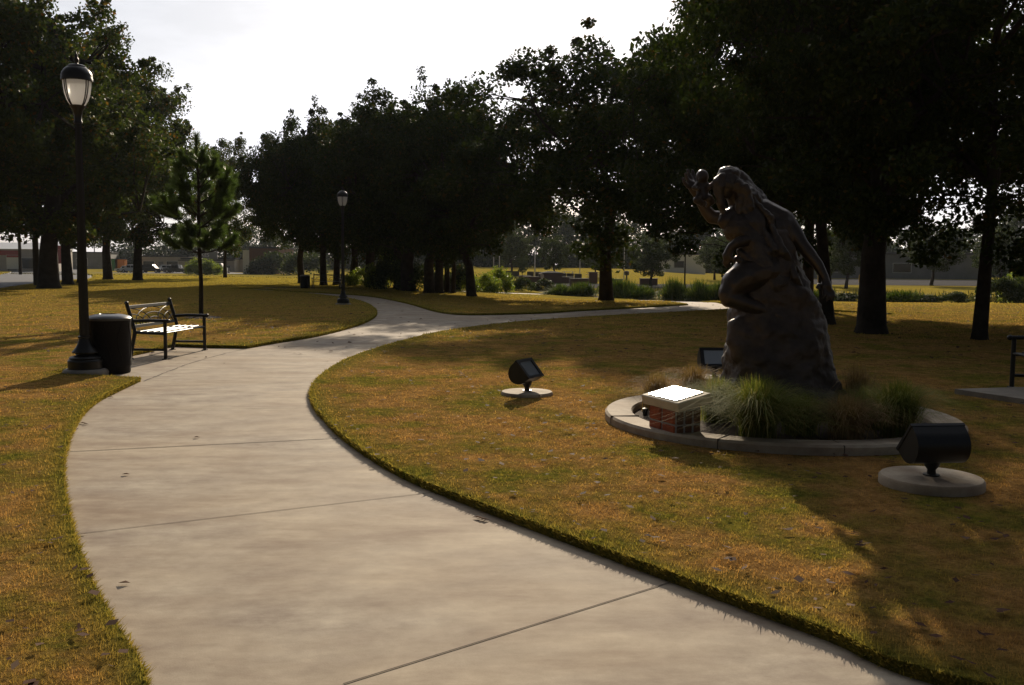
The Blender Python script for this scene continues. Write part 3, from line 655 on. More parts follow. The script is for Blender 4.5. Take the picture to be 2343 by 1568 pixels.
for f in ([(1884, 655, -.25, 5), (1873, 652, -.29, 4.5), (1868, 658, -.31, 3.6), (1876, 662, -.32, 3)], [(1897, 660, -.24, 5), (1906, 668, -.26, 4), (1908, 680, -.27, 3.2)], [(1895, 665, -.25, 5), (1901, 676, -.28, 4), (1901, 687, -.29, 3.2)], [(1890, 667, -.27, 5), (1894, 679, -.30, 4), (1891, 689, -.31, 3.2)], [(1884, 664, -.28, 4.6), (1885, 675, -.31, 3.8), (1881, 683, -.32, 3)]): caps(bd, f, 8)
caps(bd, [(1690, 492, .05, 22), (1655, 500, .08, 17), (1628, 497, .10, 15.5), (1615, 482, .10, 14), (1602, 462, .09, 11), (1596, 448, .08, 9.5)])   # arm lifting the child
caps(bd, [(1596, 448, .08, 10), (1588, 434, .08, 12), (1582, 424, .08, 11)])
for f in ([(1578, 420, .07, 5), (1571, 408, .06, 4.5), (1568, 398, .05, 4)], [(1584, 416, .1, 5), (1577, 402, .1, 4.5), (1573, 390, .1, 4)], [(1590, 416, .12, 5), (1586, 402, .13, 4.5), (1584, 391, .13, 4)], [(1574, 428, .05, 5), (1565, 418, .03, 4.2), (1563, 409, .02, 3.8)], [(1592, 440, .05, 5), (1601, 432, .02, 4.4), (1607, 428, .0, 3.6)]): caps(bd, f, 8)
caps(bd, [(1705, 550, -.22, 15), (1686, 556, -.25, 12), (1672, 566, -.24, 10), (1667, 576, -.23, 9.5)])                                    # second arm folded over the lap
caps(bd, [(1668, 573, -.23, 9.5), (1663, 586, -.22, 11)])
for du in (-5, -1, 3, 7): caps(bd, [(1663 + du, 590, -.23 - du * .003, 4), (1661 + du, 602, -.22 - du * .003, 3.8), (1664 + du, 614 - abs(du), -.2, 3)], 8)
caps(bd, [(1672, 588, -.26, 4), (1679, 596, -.27, 3.6), (1680, 604, -.26, 3)], 8)
caps(bd, [(1752, 622, -.12, 48), (1712, 632, -.16, 42), (1682, 650, -.18, 33), (1668, 672, -.2, 25), (1667, 684, -.2, 20)])              # thigh and knee
caps(bd, [(1668, 682, -.22, 21), (1700, 694, -.24, 19), (1735, 706, -.26, 17), (1765, 716, -.27, 12)])                                   # shin
caps(bd, [(1765, 716, -.27, 11), (1780, 722, -.30, 11), (1797, 733, -.32, 8), (1806, 736, -.32, 6)])                                     # foot
caps(bd, [(1760, 712, -.28, 10), (1750, 696, -.27, 6)])
link('figure', remesh(bd, .012, 3, name='figure'), M['bronze_skin'], st)
# drapery folds over hips and back
dr = MB()
for a, b, r in (((1690, 575), (1800, 640), 14), ((1685, 592), (1810, 665), 13), ((1700, 560), (1800, 615), 14), ((1715, 548), (1805, 590), 13), ((1700, 610), (1820, 690), 12), ((1730, 625), (1835, 712), 12), ((1765, 520), (1820, 620), 15), ((1745, 525), (1800, 600), 13), ((1790, 560), (1846, 690), 14)):
    m_ = ((a[0] + b[0]) / 2, (a[1] + b[1]) / 2 + 9); caps(dr, [(*a, -.19, r * .5), (*m_, -.27, r * .62), (*b, -.19, r * .6)], 10)
caps(dr, [(1770, 640, -.05, 50), (1800, 680, -.03, 44)])
caps(dr, [(1722, 560, -.12, 34), (1740, 600, -.14, 40), (1770, 650, -.14, 44)]); caps(dr, [(1690, 520, -.10, 36), (1715, 550, -.14, 30)])
link('drapery', remesh(dr, .011, 1, .010, 8, name='drapery'), M['bronze'], st)
# long hair / veil
hr = MB()
caps(hr, [(1665, 403, -.02, 22), (1672, 410, .0, 27), (1690, 428, .03, 30), (1712, 455, .05, 30), (1735, 475, .06, 26), (1758, 492, .06, 18)])
caps(hr, [(1660, 405, -.06, 20), (1664, 420, -.09, 19), (1700, 440, -.06, 24), (1720, 465, -.03, 24)])
hr.ball(q(1668, 402, -.04), (25 * PX, 24 * PX, 15 * PX), 8)
for i, (u, v) in enumerate(((1652, 396), (1664, 391), (1678, 393), (1690, 398))): hr.ball(q(u, v, -.05 + .02 * i), 9 * PX, 7)
for i, pts in enumerate(([(1652, 405), (1643, 418), (1645, 440), (1650, 465), (1656, 490)], [(1690, 420), (1697, 450), (1692, 480), (1690, 515), (1702, 545)], [(1700, 430), (1715, 460), (1712, 495), (1718, 530), (1735, 555)], [(1715, 450), (1738, 480), (1742, 520), (1750, 560)], [(1735, 470), (1762, 500), (1770, 540), (1772, 575)], [(1705, 445), (1704, 480), (1722, 512), (1716, 545), (1732, 570)])):
    caps(hr, [(u, v, -.135 - .02 * (i % 3) + (0 if i else -.0), 9 + 3 * math.sin(i + j)) for j, (u, v) in enumerate(pts)], 8)
link('hair', remesh(hr, .011, 1, .016, 10, name='hair'), M['bronze'], st)
# infant
ba_ = MB()
ba_.ball(q(1606, 405, .0), (14.5 * PX, 15 * PX, 16.5 * PX), 10); caps(ba_, [(1602, 409, -.05, 4), (1600, 411, -.055, 3.5)], 8)
caps(ba_, [(1605, 420, .0, 9), (1606, 432, .0, 14), (1607, 446, .0, 15)]); caps(ba_, [(1596, 422, -.01, 7.5), (1588, 430, -.06, 6), (1597, 433, -.09, 5)], 8)
caps(ba_, [(1616, 423, .0, 7), (1624, 430, -.04, 5.5), (1630, 420, -.05, 4.5), (1634, 414, -.05, 3.5)], 8)
caps(ba_, [(1602, 450, -.02, 10), (1594, 458, -.09, 9), (1604, 466, -.08, 7)], 8); caps(ba_, [(1612, 450, -.01, 10), (1622, 455, -.07, 9.5), (1628, 462, -.06, 8), (1618, 472, -.04, 5)], 8)
link('infant', remesh(ba_, .010, 2, name='infant'), M['bronze_skin'], st)
# ------------------------------------------------------------------ ornamental grass tufts
def tuft(u, v, h, spread, n, m, label, dry=0, seed=1, w=.0026, y=None):
    h *= .86; n = int(n * 1.2)
    r = np.random.default_rng(seed); p = G(u, v) if y is None else Vector((WP(u, v, y).x, y, 0)); p.z = .07
    az = r.uniform(0, 2 * np.pi, n); lean = np.abs(r.normal(0, .72, n)).clip(0, 1.5) ; hh = h * r.uniform(.55, 1.15, n); sp = spread * lean
    b0 = np.stack([r.normal(0, .05, n), r.normal(0, .05, n), np.zeros(n)], 1); K = 6; rows = []
    for i in range(K):
        t = i / (K - 1); d = sp * t ** 1.6; z = hh * (np.sin(t * (1.35 + .35 * lean)) ) * (1 - .30 * lean * t * t)
        c = b0 + np.stack([np.cos(az) * d, np.sin(az) * d, z], 1); ww = w * (1 - .8 * t)
        s = np.stack([-np.sin(az) * ww, np.cos(az) * ww, np.zeros(n)], 1); rows.append((c - s, c + s))
    quads = []
    V = np.stack([np.stack(rw, 1) for rw in rows], 1)      # n,K,2,3
    me = bpy.data.meshes.new('grass_tuft'); vv = V.reshape(-1, 3); me.vertices.add(len(vv)); me.vertices.foreach_set('co', vv.astype(np.float32).ravel())
    base = (np.arange(n) * K * 2)[:, None, None]; ii = (np.arange(K - 1) * 2)[None, :, None]; qd = base + ii + np.array([0, 1, 3, 2])[None, None, :]; qd = qd.reshape(-1)
    me.loops.add(len(qd)); me.loops.foreach_set('vertex_index', qd.astype(np.int32)); me.polygons.add(len(qd) // 4); me.polygons.foreach_set('loop_start', np.arange(0, len(qd), 4, dtype=np.int32)); me.update(calc_edges=True)
    return tag(link('grass_tuft', me, m, loc=p), label, 'ornamental grass', 'ornamental grass tufts in the bed')
tuft(1730, 1030, .62, .62, 3200, M['tuft'], 'large green grass tuft in front of the rock, right of the plaque', seed=1)
tuft(1935, 1030, .46, .42, 1500, M['tuftdry'], 'dry straw-brown grass tuft at the front right of the bed', seed=2)
tuft(2050, 1020, .58, .50, 2400, M['tuft'], 'yellow-green grass tuft at the right end of the bed behind the big floodlight', seed=3)
tuft(1640, 985, .50, .45, 1500, M['tuft'], 'grass tuft directly right of the plaque pedestal', seed=4)
tuft(1500, 955, .45, .32, 900, M['tuftdry'], 'thin dry grass tuft behind and left of the plaque pedestal', seed=5)
tuft(1830, 1015, .42, .45, 1500, M['tuft'], 'dark green grass tuft between the large green one and the dry one', seed=6)
tuft(1960, 975, .62, .30, 800, M['tuftdry'], 'tall wispy dry grass tuft against the right foot of the rock', seed=7)
tuft(1585, 940, .50, .40, 900, M['tuftdry'], 'dry grass tuft behind the plaque pedestal at the left foot of the rock', seed=8)
tuft(1985, 1000, .45, .42, 1200, M['tuft'], 'olive grass tuft between the two dry ones at the right of the bed', seed=9)
# ------------------------------------------------------------------ trees
def leaves(cent, rad, per, size, r, flat=.75, aspect=.62):
    n = len(cent) * per; c = np.repeat(cent, per, 0); rr = np.repeat(rad, per)
    d = r.normal(0, 1, (n, 3)); d /= np.linalg.norm(d, axis=1)[:, None]; rad_ = r.random(n) ** .45
    p = c + d * (rr * rad_)[:, None] * np.array([1, 1, flat])
    a = r.normal(0, 1, (n, 3)); a /= np.linalg.norm(a, axis=1)[:, None]; b = np.cross(a, r.normal(0, 1, (n, 3))); b /= np.linalg.norm(b, axis=1)[:, None]
    s = size * r.uniform(.6, 1.3, n)[:, None]; a = a * s * .5; b = b * s * .5 * aspect
    return np.stack([p - a, p + b * 1.0 - a * .1, p + a, p - b - a * .1], 1).reshape(-1, 3)
def make_tree(name, seed, H, Rr, cb, tr, fork, nc, per, leaf, crad=(.6, 1.1), top=1.0, m='oak', limbs=7, droop=.25, fill=.25, only=False):
    r = np.random.default_rng(seed); rn = random.Random(seed)
    tb = MB(); lead = [Vector((0, 0, -.3)), Vector((0, 0, .0)), Vector((0, 0, .25)), Vector((rn.uniform(-.1, .1), rn.uniform(-.1, .1), fork * .6)), Vector((rn.uniform(-.2, .2), rn.uniform(-.2, .2), fork))]
    hh = fork
    while hh < H * .8: hh += H * .14; lead.append(Vector((lead[-1].x + rn.uniform(-.35, .35), lead[-1].y + rn.uniform(-.35, .35), hh)))
    rad = []
    for p in lead:
        t = max(0, p.z) / (H * .85); rad.append(tr * (1.38 if p.z < .1 else 1.12 if p.z < .4 else max(.08, 1 - .80 * t ** 1.1)))
    tb.tube(lead, rad, 12); skel = [p for p in lead if p.z >= fork * .9]
    zc = (H + cb) / 2; rz = (H - cb) / 2
    for i in range(limbs):
        a = 2 * math.pi * (i + rn.random() * .6) / limbs * 1.0; s = lead[min(4 + int(i * (len(lead) - 5) / limbs), len(lead) - 2)]
        tl = Rr * rn.uniform(.55, .85); ez = min(H * .9, max(cb + .5, s.z + rn.uniform(.1, .5) * (H - s.z)))
        P = []; 
        for t in (0, .2, .4, .6, .8, 1): P.append(Vector((s.x + math.cos(a + .3 * math.sin(t * 3 + i)) * tl * t, s.y + math.sin(a + .3 * math.sin(t * 3 + i)) * tl * t, s.z + (ez - s.z) * t ** .8 + .25 * math.sin(t * 5 + i))))
        r0 = tr * rn.uniform(.32, .5); tb.tube(P, [r0 * (1 - .8 * t) for t in (0, .2, .4, .6, .8, 1)], 7); skel += P[1:]
    cs = []; k = 0
    ph = r.uniform(0, 6.28, 6)
    while len(cs) < nc:
        d = r.normal(0, 1, 3); d /= np.linalg.norm(d); a = math.atan2(d[1], d[0])
        lump = 1 + .13 * math.sin(3 * a + ph[0] + 2 * d[2]) + .10 * math.sin(5 * a + ph[1]) + .10 * math.sin(7 * d[2] + ph[2])
        q_ = r.uniform(.30, .7) if r.random() < fill else r.uniform(.72, 1.0)
        zz = d[2]; x = d[0] * Rr * lump * q_; y = d[1] * Rr * lump * q_
        z = zc + zz * rz * lump * q_ if zz > 0 else zc + zz * rz * q_
        if zz > .2: x *= top; y *= top
        if z > H * 1.03 or z < cb: continue
        cs.append((x, y, z))
    cs = np.array(cs); cr = r.uniform(crad[0], crad[1], nc)
    sk = np.array([tuple(p) for p in skel])
    for c in cs:
        dd = np.linalg.norm(sk - c, axis=1) + .6 * np.maximum(0, sk[:, 2] - c[2]); s = Vector(sk[np.argmin(dd)]); e = Vector(c); mid = s.lerp(e, .5) + Vector((rn.uniform(-.2, .2), rn.uniform(-.2, .2), rn.uniform(-.1, .3)))
        tb.tube([s, mid, e], [tr * .13, tr * .08, .012], 5, cap=False)
    # twig sprays that break the outline
    ks = r.integers(0, nc, nc // 2); dirs = cs[ks] - np.array([0, 0, zc]); dirs /= np.linalg.norm(dirs, axis=1)[:, None] + 1e-6
    sp = cs[ks] + (dirs + np.array([0, 0, .35])) * (cr[ks] * r.uniform(.6, 1.05, len(ks)))[:, None]
    lv = np.concatenate([leaves(cs, cr, per, leaf, r), leaves(sp, cr[ks] * .35, per // 5, leaf, r)])
    tm = tb.mesh(name + '_trunk', True, 60); tm.materials.append(M['bark'])
    if only: return tm
    cm_ = npmesh(name + '_crown', lv, 4, M[m])
    return tm, cm_
PAR = {}
def mk(k, *a, **b): PAR[k] = (a, b); return make_tree(*a, **b)
VAR = dict(
    a=mk('a', 'oak_a', 1, 12, 5.5, 2.4, .36, 2.9, 170, 340, .20, m='oak'),
    b=mk('b', 'oak_b', 2, 12, 5.2, 2.6, .34, 3.2, 160, 260, .20, m='oak', top=.85),
    c=mk('c', 'oak_c', 3, 12, 5.8, 2.0, .38, 2.6, 190, 330, .20, m='oak', fill=.35),
    n=mk('n', 'oak_near', 4, 12, 5.2, 1.9, .34, 3.4, 115, 500, .135, crad=(.5, 1.0), m='oak', limbs=9),
    n2=mk('n2', 'oak_near_b', 9, 12, 5.4, 2.2, .34, 3.0, 115, 500, .135, crad=(.5, 1.0), m='oak', limbs=9, top=.78),
    t=mk('t', 'tall_a', 5, 15, 5.6, 2.6, .46, 3.2, 230, 230, .22, crad=(.55, 1.15), top=.8, m='elm', limbs=9),
    u=mk('u', 'tall_b', 6, 15, 5.0, 2.8, .42, 3.6, 200, 230, .22, crad=(.5, 1.1), top=.72, m='elm', limbs=9),
    s=mk('s', 'small_a', 7, 6, 2.7, 1.3, .15, 1.4, 80, 200, .17, crad=(.4, .7), m='farleaf', limbs=5),
    r=mk('r', 'small_b', 8, 6, 2.6, 1.5, .14, 1.6, 100, 190, .15, crad=(.4, .6), m='farleaf', limbs=5, fill=.4),
)
def tree(var, u, v, H, label, group, kind='oak_tree', rz=0, wide=1.0, lean=(0, 0), p=None, dia=None):
    tm, cm_ = VAR[var]; H0 = 12 if var in 'abcnn2' else 15 if var in 'tu' else 6
    p = G(u, v) if p is None else Vector((p[0], p[1], float(T(*p))))
    o = empty(kind, p, label, 'tree', group); s = H / H0; o.rotation_euler = (lean[0], lean[1], rz)
    if dia:
        a_, b_ = PAR[var]; a_ = list(a_); a_[5] = dia / 2 / (s * wide); tm = make_tree(*a_, **{**b_, 'only': True})
    t = link('trunk', tm, None, o); c = link('crown', cm_, None, o); o.scale = (s * wide, s * wide, s)
    return o
LT, MT, RT = 'tall trees on the left lawn', 'oak grove behind the path', 'oaks on the right lawn'
tree('t', 112, 662, 15.6, 'leftmost tall tree with the thickest trunk, beside the road', LT, 'shade_tree', .3, 1.1, dia=1.0)
tree('u', 155, 653, 15.5, 'tall tree just right of the thickest trunk at the left', LT, 'shade_tree', 1.9, 1.05, dia=0.62)
tree('t', 186, 649, 15.0, 'tall tree whose trunk shows just behind the near lamp pole', LT, 'shade_tree', 4.1, .95, dia=0.5)
tree('u', 247, 641.5, 16.5, 'tall tree with a forked base between the near lamp and the trunk that flares out', LT, 'shade_tree', 2.8, .85, dia=0.68)
tree('t', 315, 643.5, 16.4, 'tall tree with a flared dark trunk foot in front of the parked cars', LT, 'shade_tree', 5.2, .95, dia=0.68)
tree('u', 515, 637, 12.6, 'lighter olive tree rising behind the young pine', LT, 'shade_tree', .9, .9, dia=0.34)
tree('t', -60, 668, 15.5, 'tall tree at the left edge of the picture, trunk outside it', LT, 'shade_tree', 2.2, 1.0)
mids = [('a', 690, 650, 9.6, 'oak at the left end of the grove with its crown over the far trash can', .4, .80, (0, -.03)),
    ('b', 740, 655, 9.4, 'oak behind the left end of the far bench', 1.3, .8, (0, 0)), ('c', 770, 654, 9.8, 'oak behind the right end of the far bench', 2.5, .8, (0, 0)),
    ('a', 806, 653, 10.4, 'oak whose slanting trunk stands just right of the middle lamp', 3.1, .85, (0, -.09)), ('c', 846, 655, 10.8, 'oak with a broad foot, second trunk right of the middle lamp', 4.4, .9, (0, 0)),
    ('b', 868, 653, 9.8, 'thin straight oak right of the one with the broad foot', 5.3, .75, (0, 0)), ('c', 912, 663, 10.6, 'oak just left of the thickest trunk in the grove', .2, .9, (0, 0)),
    ('a', 934, 668, 10.6, 'thickest trunk in the middle of the grove', 1.1, 1.05, (0, 0)), ('b', 981, 673, 10.0, 'oak leaning left at the front of the grove, left of the close pair', 2.0, .9, (0, -.13)),
    ('c', 1003, 673, 10.2, 'straight oak, left one of the close pair of trunks', 3.4, .85, (0, 0)), ('b', 1023, 672, 9.8, 'slim oak, right one of the close pair of trunks', 4.0, .7, (0, .02)),
    ('a', 1036, 673, 9.6, 'slim oak leaning right toward the outermost trunk of the grove', 5.0, .65, (0, .10)), ('b', 1079, 681, 9.4, 'oak leaning left at the right end of the grove', 5.8, .85, (0, -.16))]
for (var, u, v, H, lb, rz, wd, ln), (di, H) in zip(mids, [(0.48, 11.6), (0.45, 11.0), (0.45, 11.2), (0.55, 11.6), (0.7, 11.6), (0.35, 11.2), (0.6, 11.0), (0.78, 10.8), (0.55, 10.2), (0.48, 10.4), (0.3, 10.2), (0.26, 9.8), (0.46, 9.4)]): tree(var, u, v, H, lb, MT, rz=rz, wide=wd, lean=ln, dia=di)
tree('c', 1386, 691, 11.8, 'broad oak standing alone between the grove and the far lamp', RT, rz=.8, wide=1.15, dia=.6)
tree('c', 1700, 712, 9.6, 'oak directly behind the head of the statue', RT, rz=4.9, wide=1.0, dia=.35)
tree('a', 1845, 710, 14.5, 'tall oak hidden behind the statue', RT, rz=2.1, wide=.82, dia=.4)
tree('n', 1893, 747, 11.5, 'oak leaning right directly beyond the statue outstretched hand', RT, rz=3.6, wide=.78, lean=(0, .12), dia=0.33)
tree('n2', 1992, 768, 12.0, 'thick straight oak trunk right of the statue', RT, rz=4.6, wide=.74, dia=0.58)
tree('n', 2240, 783, 10.5, 'oak with a bare round trunk near the right edge', RT, rz=.7, wide=1.05, dia=0.28)
tree('n2', 2470, 745, 12.5, 'oak at the right edge of the picture, only its foliage showing', RT, rz=1.7, wide=1.0, dia=0.35)
PG = 'park trees beyond the creek'
for var, u, v, H, lb, rz, wd in (('s', 1488, 656, 5.6, 'small spreading tree by the low dark wall right of the lone oak', .3, 1.1), ('r', 1675, 655, 5.4, 'round clipped tree nearest the far lamp', 1.2, 1.05), ('r', 1634, 641, 5.6, 'round clipped tree behind the far lamp', 2.2, 1.1), ('s', 1268, 637, 5.8, 'small bushy tree among the memorial stones', 3.3, .95), ('s', 1363, 636, 5.5, 'small bushy tree by the picnic table left of the lone oak', 4.6, .9),
        ('r', 1195, 637, 2.8, 'tiny sapling among the memorial stones', .1, .6), ('s', 1935, 662, 7.5, 'park tree seen between the leaning oak and the thick straight trunk', 1.1, .9), ('s', 1890, 655, 6.5, 'park tree by the yellow bollards', 2.1, .8), ('s', 1170, 628, 7, 'park tree behind the left memorial stones', 3, 1.0), ('r', 2130, 655, 7, 'low-branched tree by the parking lot between the right trunks', 4, 1.2), ('s', 2290, 655, 7, 'low-branched tree at the right edge by the parking lot', 5, 1.1)):
    tree(var, u, v, H, lb, PG, 'park_tree', rz, wd)
# ------------------------------------------------------------------ young pine
def make_pine(p):
    r = np.random.default_rng(21); rn = random.Random(21); o = empty('young_pine', p, 'young pine tree with a slim bare stem behind the near bench', 'tree')
    tb = MB(); H = 5.0; tb.tube([(0, 0, -.1), (.0, 0, .1), (.02, 0, 1.0), (-.02, 0, 2.2), (0, 0, 3.6), (-.03, 0, H - .3)], [.075, .062, .055, .05, .035, .012], 10)
    segs = [((-.03, 0, H - 1.0), (-.03, 0, H - .1))]
    for h, L_, nb, up in ((1.78, .92, 6, .02), (2.02, .75, 5, .2), (2.45, 1.14, 6, .16), (2.75, .85, 5, .4), (3.1, .95, 5, .34), (3.5, .62, 5, .55), (3.85, .42, 4, .8)):
        for i in range(nb):
            a = 6.283 * (i + rn.random() * .7) / nb; l = L_ * rn.uniform(.75, 1.08); P = []
            for t in (0, .35, .7, 1): P.append(Vector((math.cos(a) * l * t, math.sin(a) * l * t, h + l * (up * t + .35 * t * t))))
            tb.tube(P, [.02, .015, .011, .007], 5); segs += [(P[2] - (P[2] - P[1]) * .35, P[2]), (P[2], P[3])]
            for s in (-1, 1): 
                e = P[2] + Vector((math.cos(a + s * .7), math.sin(a + s * .7), .55)) * l * .32; tb.tube([P[2] - (P[2] - P[1]) * .3, e], [.01, .006], 4); segs.append((P[2], e))
            tip = P[3] + Vector((math.cos(a) * .04, math.sin(a) * .04, .13)); tb.tube([P[3], tip], .007, 4); segs.append((P[3], tip))
    part(tb, 'trunk', M['bark'], o)
    V = []
    for a, b in segs:
        a = np.array(a); b = np.array(b); n = int(330 * np.linalg.norm(b - a) / .3) + 160; t = r.random(n)[:, None]; p0 = a + (b - a) * t; ax = (b - a) / (np.linalg.norm(b - a) + 1e-6)
        d = r.normal(0, 1, (n, 3)); d -= (d @ ax)[:, None] * ax; d /= np.linalg.norm(d, axis=1)[:, None]; d = d + ax * r.uniform(.5, 1.6, (n, 1)) + np.array([0, 0, .25]); d /= np.linalg.norm(d, axis=1)[:, None]
        ln = r.uniform(.15, .27, (n, 1)); w = np.cross(d, r.normal(0, 1, (n, 3))); w /= np.linalg.norm(w, axis=1)[:, None]
        V.append(np.stack([p0 - w * .0045, p0 + w * .0045, p0 + d * ln], 1).reshape(-1, 3))
    link('crown', npmesh('crown', np.concatenate(V), 3, M['pine']), None, o); return o
pp = G(460, 731); make_pine(pp)
mb = MB(); mb.lathe([(.55, .04), (.42, .075), (.2, .10), (.05, .11)], 26, c=(pp.x + .12, pp.y - .15, 0)); tag(part(mb, 'mulch', M['soil']), kind='structure')
# ------------------------------------------------------------------ shrubs and weeds on the creek bank
def bushmesh(name, seed, m, n=2600, leaf=.12, spiky=False):
    r = np.random.default_rng(seed)
    if spiky:
        az = r.uniform(0, 6.28, n); l = np.abs(r.normal(0, .45, n)); bx = r.normal(0, .42, n); h = r.uniform(.25, 1.1, n) * np.exp(-bx ** 2 * 1.2) * (1 + .25 * np.sin(bx * 9)); b = np.stack([bx, r.normal(0, .3, n), np.zeros(n)], 1)
        tip = b + np.stack([np.cos(az) * l, np.sin(az) * l, h * np.cos(l * .6)], 1); s = np.stack([np.sin(az), -np.cos(az), 0 * az], 1) * .018
        md = (b + tip) / 2 + np.array([0, 0, .08]); v = np.stack([b - s, md - s * 1.3, tip, md + s * 1.3], 1).reshape(-1, 3)
    else:
        c = r.normal(0, 1, (26, 3)); c /= np.linalg.norm(c, axis=1)[:, None]; c = np.abs(c) * np.array([0, 0, 1]) * .62 + c * np.array([.62, .55, 0]); c[:, 2] += .12
        v = leaves(c, r.uniform(.2, .38, 26), n // 26, leaf, r, .9)
    return npmesh(name, v, 4, M[m])
BV = [bushmesh('bush_leafy', 1, 'shrub', 3600, .09), bushmesh('bush_green', 2, 'farleaf', 3600, .09), bushmesh('bush_reedy', 3, 'reed', 2600, spiky=True), bushmesh('bush_dark', 4, 'oak', 3600, .09)]
def shrub(k_, u, v, h, w, label, group='shrubs along the creek bank', cat='shrub'):
    o = link('shrub', BV[k_], None, None, G(u, v)); o.scale = (w, w, h); o.rotation_euler[2] = u * .1; return tag(o, label, cat, group)
for a in ((0, 1140, 671, 1.9, 1.5, 'bright yellow-green shrub right of the grove'), (0, 1110, 670, 1.4, 1.2, 'lower yellow-green shrub touching the bright one on its left'), (1, 1195, 668, 1.3, 1.2, 'green shrub just right of the bright yellow-green one'),
    (3, 1240, 668, 1.2, 1.7, 'wide dark shrub in front of the memorial walls'), (2, 1290, 677, .8, 1.5, 'reedy plant clump midway between the dark shrub and the lone oak'), (2, 1330, 679, 1.0, 1.3, 'reedy plant clump left of the lone oak trunk'),
    (2, 1425, 682, 1.25, 1.5, 'tall leafy reed clump just right of the lone oak trunk'), (2, 1460, 684, .9, 1.7, 'lower reed clump second to the right of the lone oak'), (1, 1395, 678, 1.6, 1.1, 'green shrub peeking out behind the lone oak trunk'),
    (2, 1545, 688, 1.4, 1.1, 'reed clump left of the far lamp foot'), (2, 1605, 690, 1.3, 1.2, 'reed clump right of the far lamp foot'), (2, 1640, 691, 1.2, 1.2, 'reed clump touching the statue left outline'),
    (2, 1880, 690, .9, 1.3, 'shrub beyond the outstretched hand of the statue'), (3, 1935, 692, .7, 1.6, 'dark bank shrub between the leaning oak and the thick trunk'), (2, 2060, 694, .8, 1.8, 'low bank shrub just right of the thick trunk'), (3, 2120, 695, .6, 1.7, 'dark bank shrub left of the bare round trunk'),
    (1, 2185, 696, .9, 1.3, 'green bank shrub touching the bare round trunk'), (1, 2290, 697, 2.0, 1.9, 'tall green bank shrub right of the bare round trunk'), (0, 2340, 697, 2.6, 2.0, 'yellowish bank shrub at the right edge'),
    (0, 455, 630, 3.6, 3.6, 'big olive shrub behind the young pine stem'), (0, 480, 630, 3.2, 3.0, 'rounded olive shrub right behind the pine stem'), (1, 640, 629, 5.5, 6.0, 'large dark green shrub left of the far trash can'), (1, 700, 630, 5.0, 6.0, 'large dark green shrub behind the far bench'), (3, 600, 629, 4.0, 4.0, 'dark shrub by the brick building'),
    (0, 880, 660, 2.4, 1.6, 'light green shrub glowing between the grove trunks'), (1, 895, 664, 2.0, 1.6, 'green shrub left of the thickest grove trunk'), (1, 960, 668, 1.8, 1.8, 'green shrub between thick grove trunk and the leaning one'), (0, 825, 655, 1.3, 1.5, 'light green shrub beside the broad-footed grove trunk'), (3, 1050, 668, 1.8, 1.6, 'dark shrub between the two rightmost grove trunks'), (0, 1062, 669, 1.5, 1.2, 'light shrub behind the outermost leaning grove trunk')):
    shrub(*a)
def weeds():
    r = np.random.default_rng(5); n = 26000; x = r.uniform(-70, 62, n); c = np.where(r.random(n) < .6, r.normal(-4.5, 1.8, n), r.normal(2, 3, n)); y = creek_y(x) + c; z = T(x, y) + (LAWN_H if True else 0)
    h = r.uniform(.2, .75, n) * np.where(x < -8, .2, 1); az = r.uniform(0, 6.28, n); l = h * r.uniform(0, .5, n); b = np.stack([x, y, z], 1); s = np.stack([np.cos(az), np.sin(az), 0 * az], 1) * .05
    tip = b + np.stack([np.cos(az * 3) * l, np.sin(az * 3) * l, h], 1); md = (b + tip) / 2
    return np.stack([b - s, md - s, tip, md + s], 1).reshape(-1, 3)
tag(link('creek_weeds', npmesh('creek_weeds', weeds(), 4, M['weed'])), 'rough weeds covering the creek banks', 'weeds', kind='stuff')
def woods():
    r = np.random.default_rng(8); C = []; 
    for i in range(2000):
        x = r.uniform(-120, 190); y = 205 + 12 * math.sin(x * .05) + r.uniform(0, 28) - max(0, x - 60) * .35; g = float(T(x, y)); top = 11.5 + 2.5 * math.sin(x * .13) + 1.5 * math.sin(x * .31)
        if x < -25: top *= .9; y += 60
        C.append((x, y, g + .4 + r.uniform(0, 1) ** 1.5 * top))
    C = np.array(C); return leaves(C, r.uniform(1.6, 3.0, len(C)), 110, .8, r, .8)
tag(link('woodland', npmesh('woodland', woods(), 4, M['farwood'])), 'far line of hazy green woods closing the view', 'woods', kind='stuff')
# ------------------------------------------------------------------ memorial park beyond the creek
STG = 'memorial stones in the park'
def place(mb_parts, name, u, v, label, cat, group, rz=0, sc=1):
    o = empty(name, G(u, v), label, cat, group, rz); o.scale = (sc,) * 3
    for mb_, nm, m_ in mb_parts: part(mb_, nm, m_, o, smooth=False)
    return o
stproto = None
for i, (u, v, w) in enumerate([(1164, 633.5, 'leftmost of the row of small grey memorial stones'), (1180, 634, 'second from left of the row of small grey memorial stones'), (1213, 635.3, 'third small grey memorial stone, right of the tiny sapling'), (1230, 636, 'fourth from left of the row of small grey memorial stones'), (1248, 637, 'fifth small grey memorial stone, just left of the small bushy tree'), (1287, 639.5, 'sixth small grey memorial stone, right of the small bushy tree'), (1304, 640.3, 'seventh from left of the row of small grey memorial stones'), (1322, 641.3, 'rightmost stone of the row, at the foot of a pale flagpole'), (1142, 635, 'small grey memorial stone at the edge of the grove'), (1165, 640, 'low grey memorial stone nearer than the row, behind the bright shrub')]):
    uu = u
    if stproto is None:
        a = MB(); a.box((0, 0, .45), (.95, .3, .8), bev=.04); b = MB(); b.box((0, 0, .03), (1.1, .5, .1)); stproto = place([(a, 'slab', M['greyst']), (b, 'base', M['concrete_dark'])], 'memorial_stone', uu, v, w, 'memorial stone', STG, .1)
    else: copy_tree(stproto, G(uu, v), w, rz=.1 * math.sin(i))
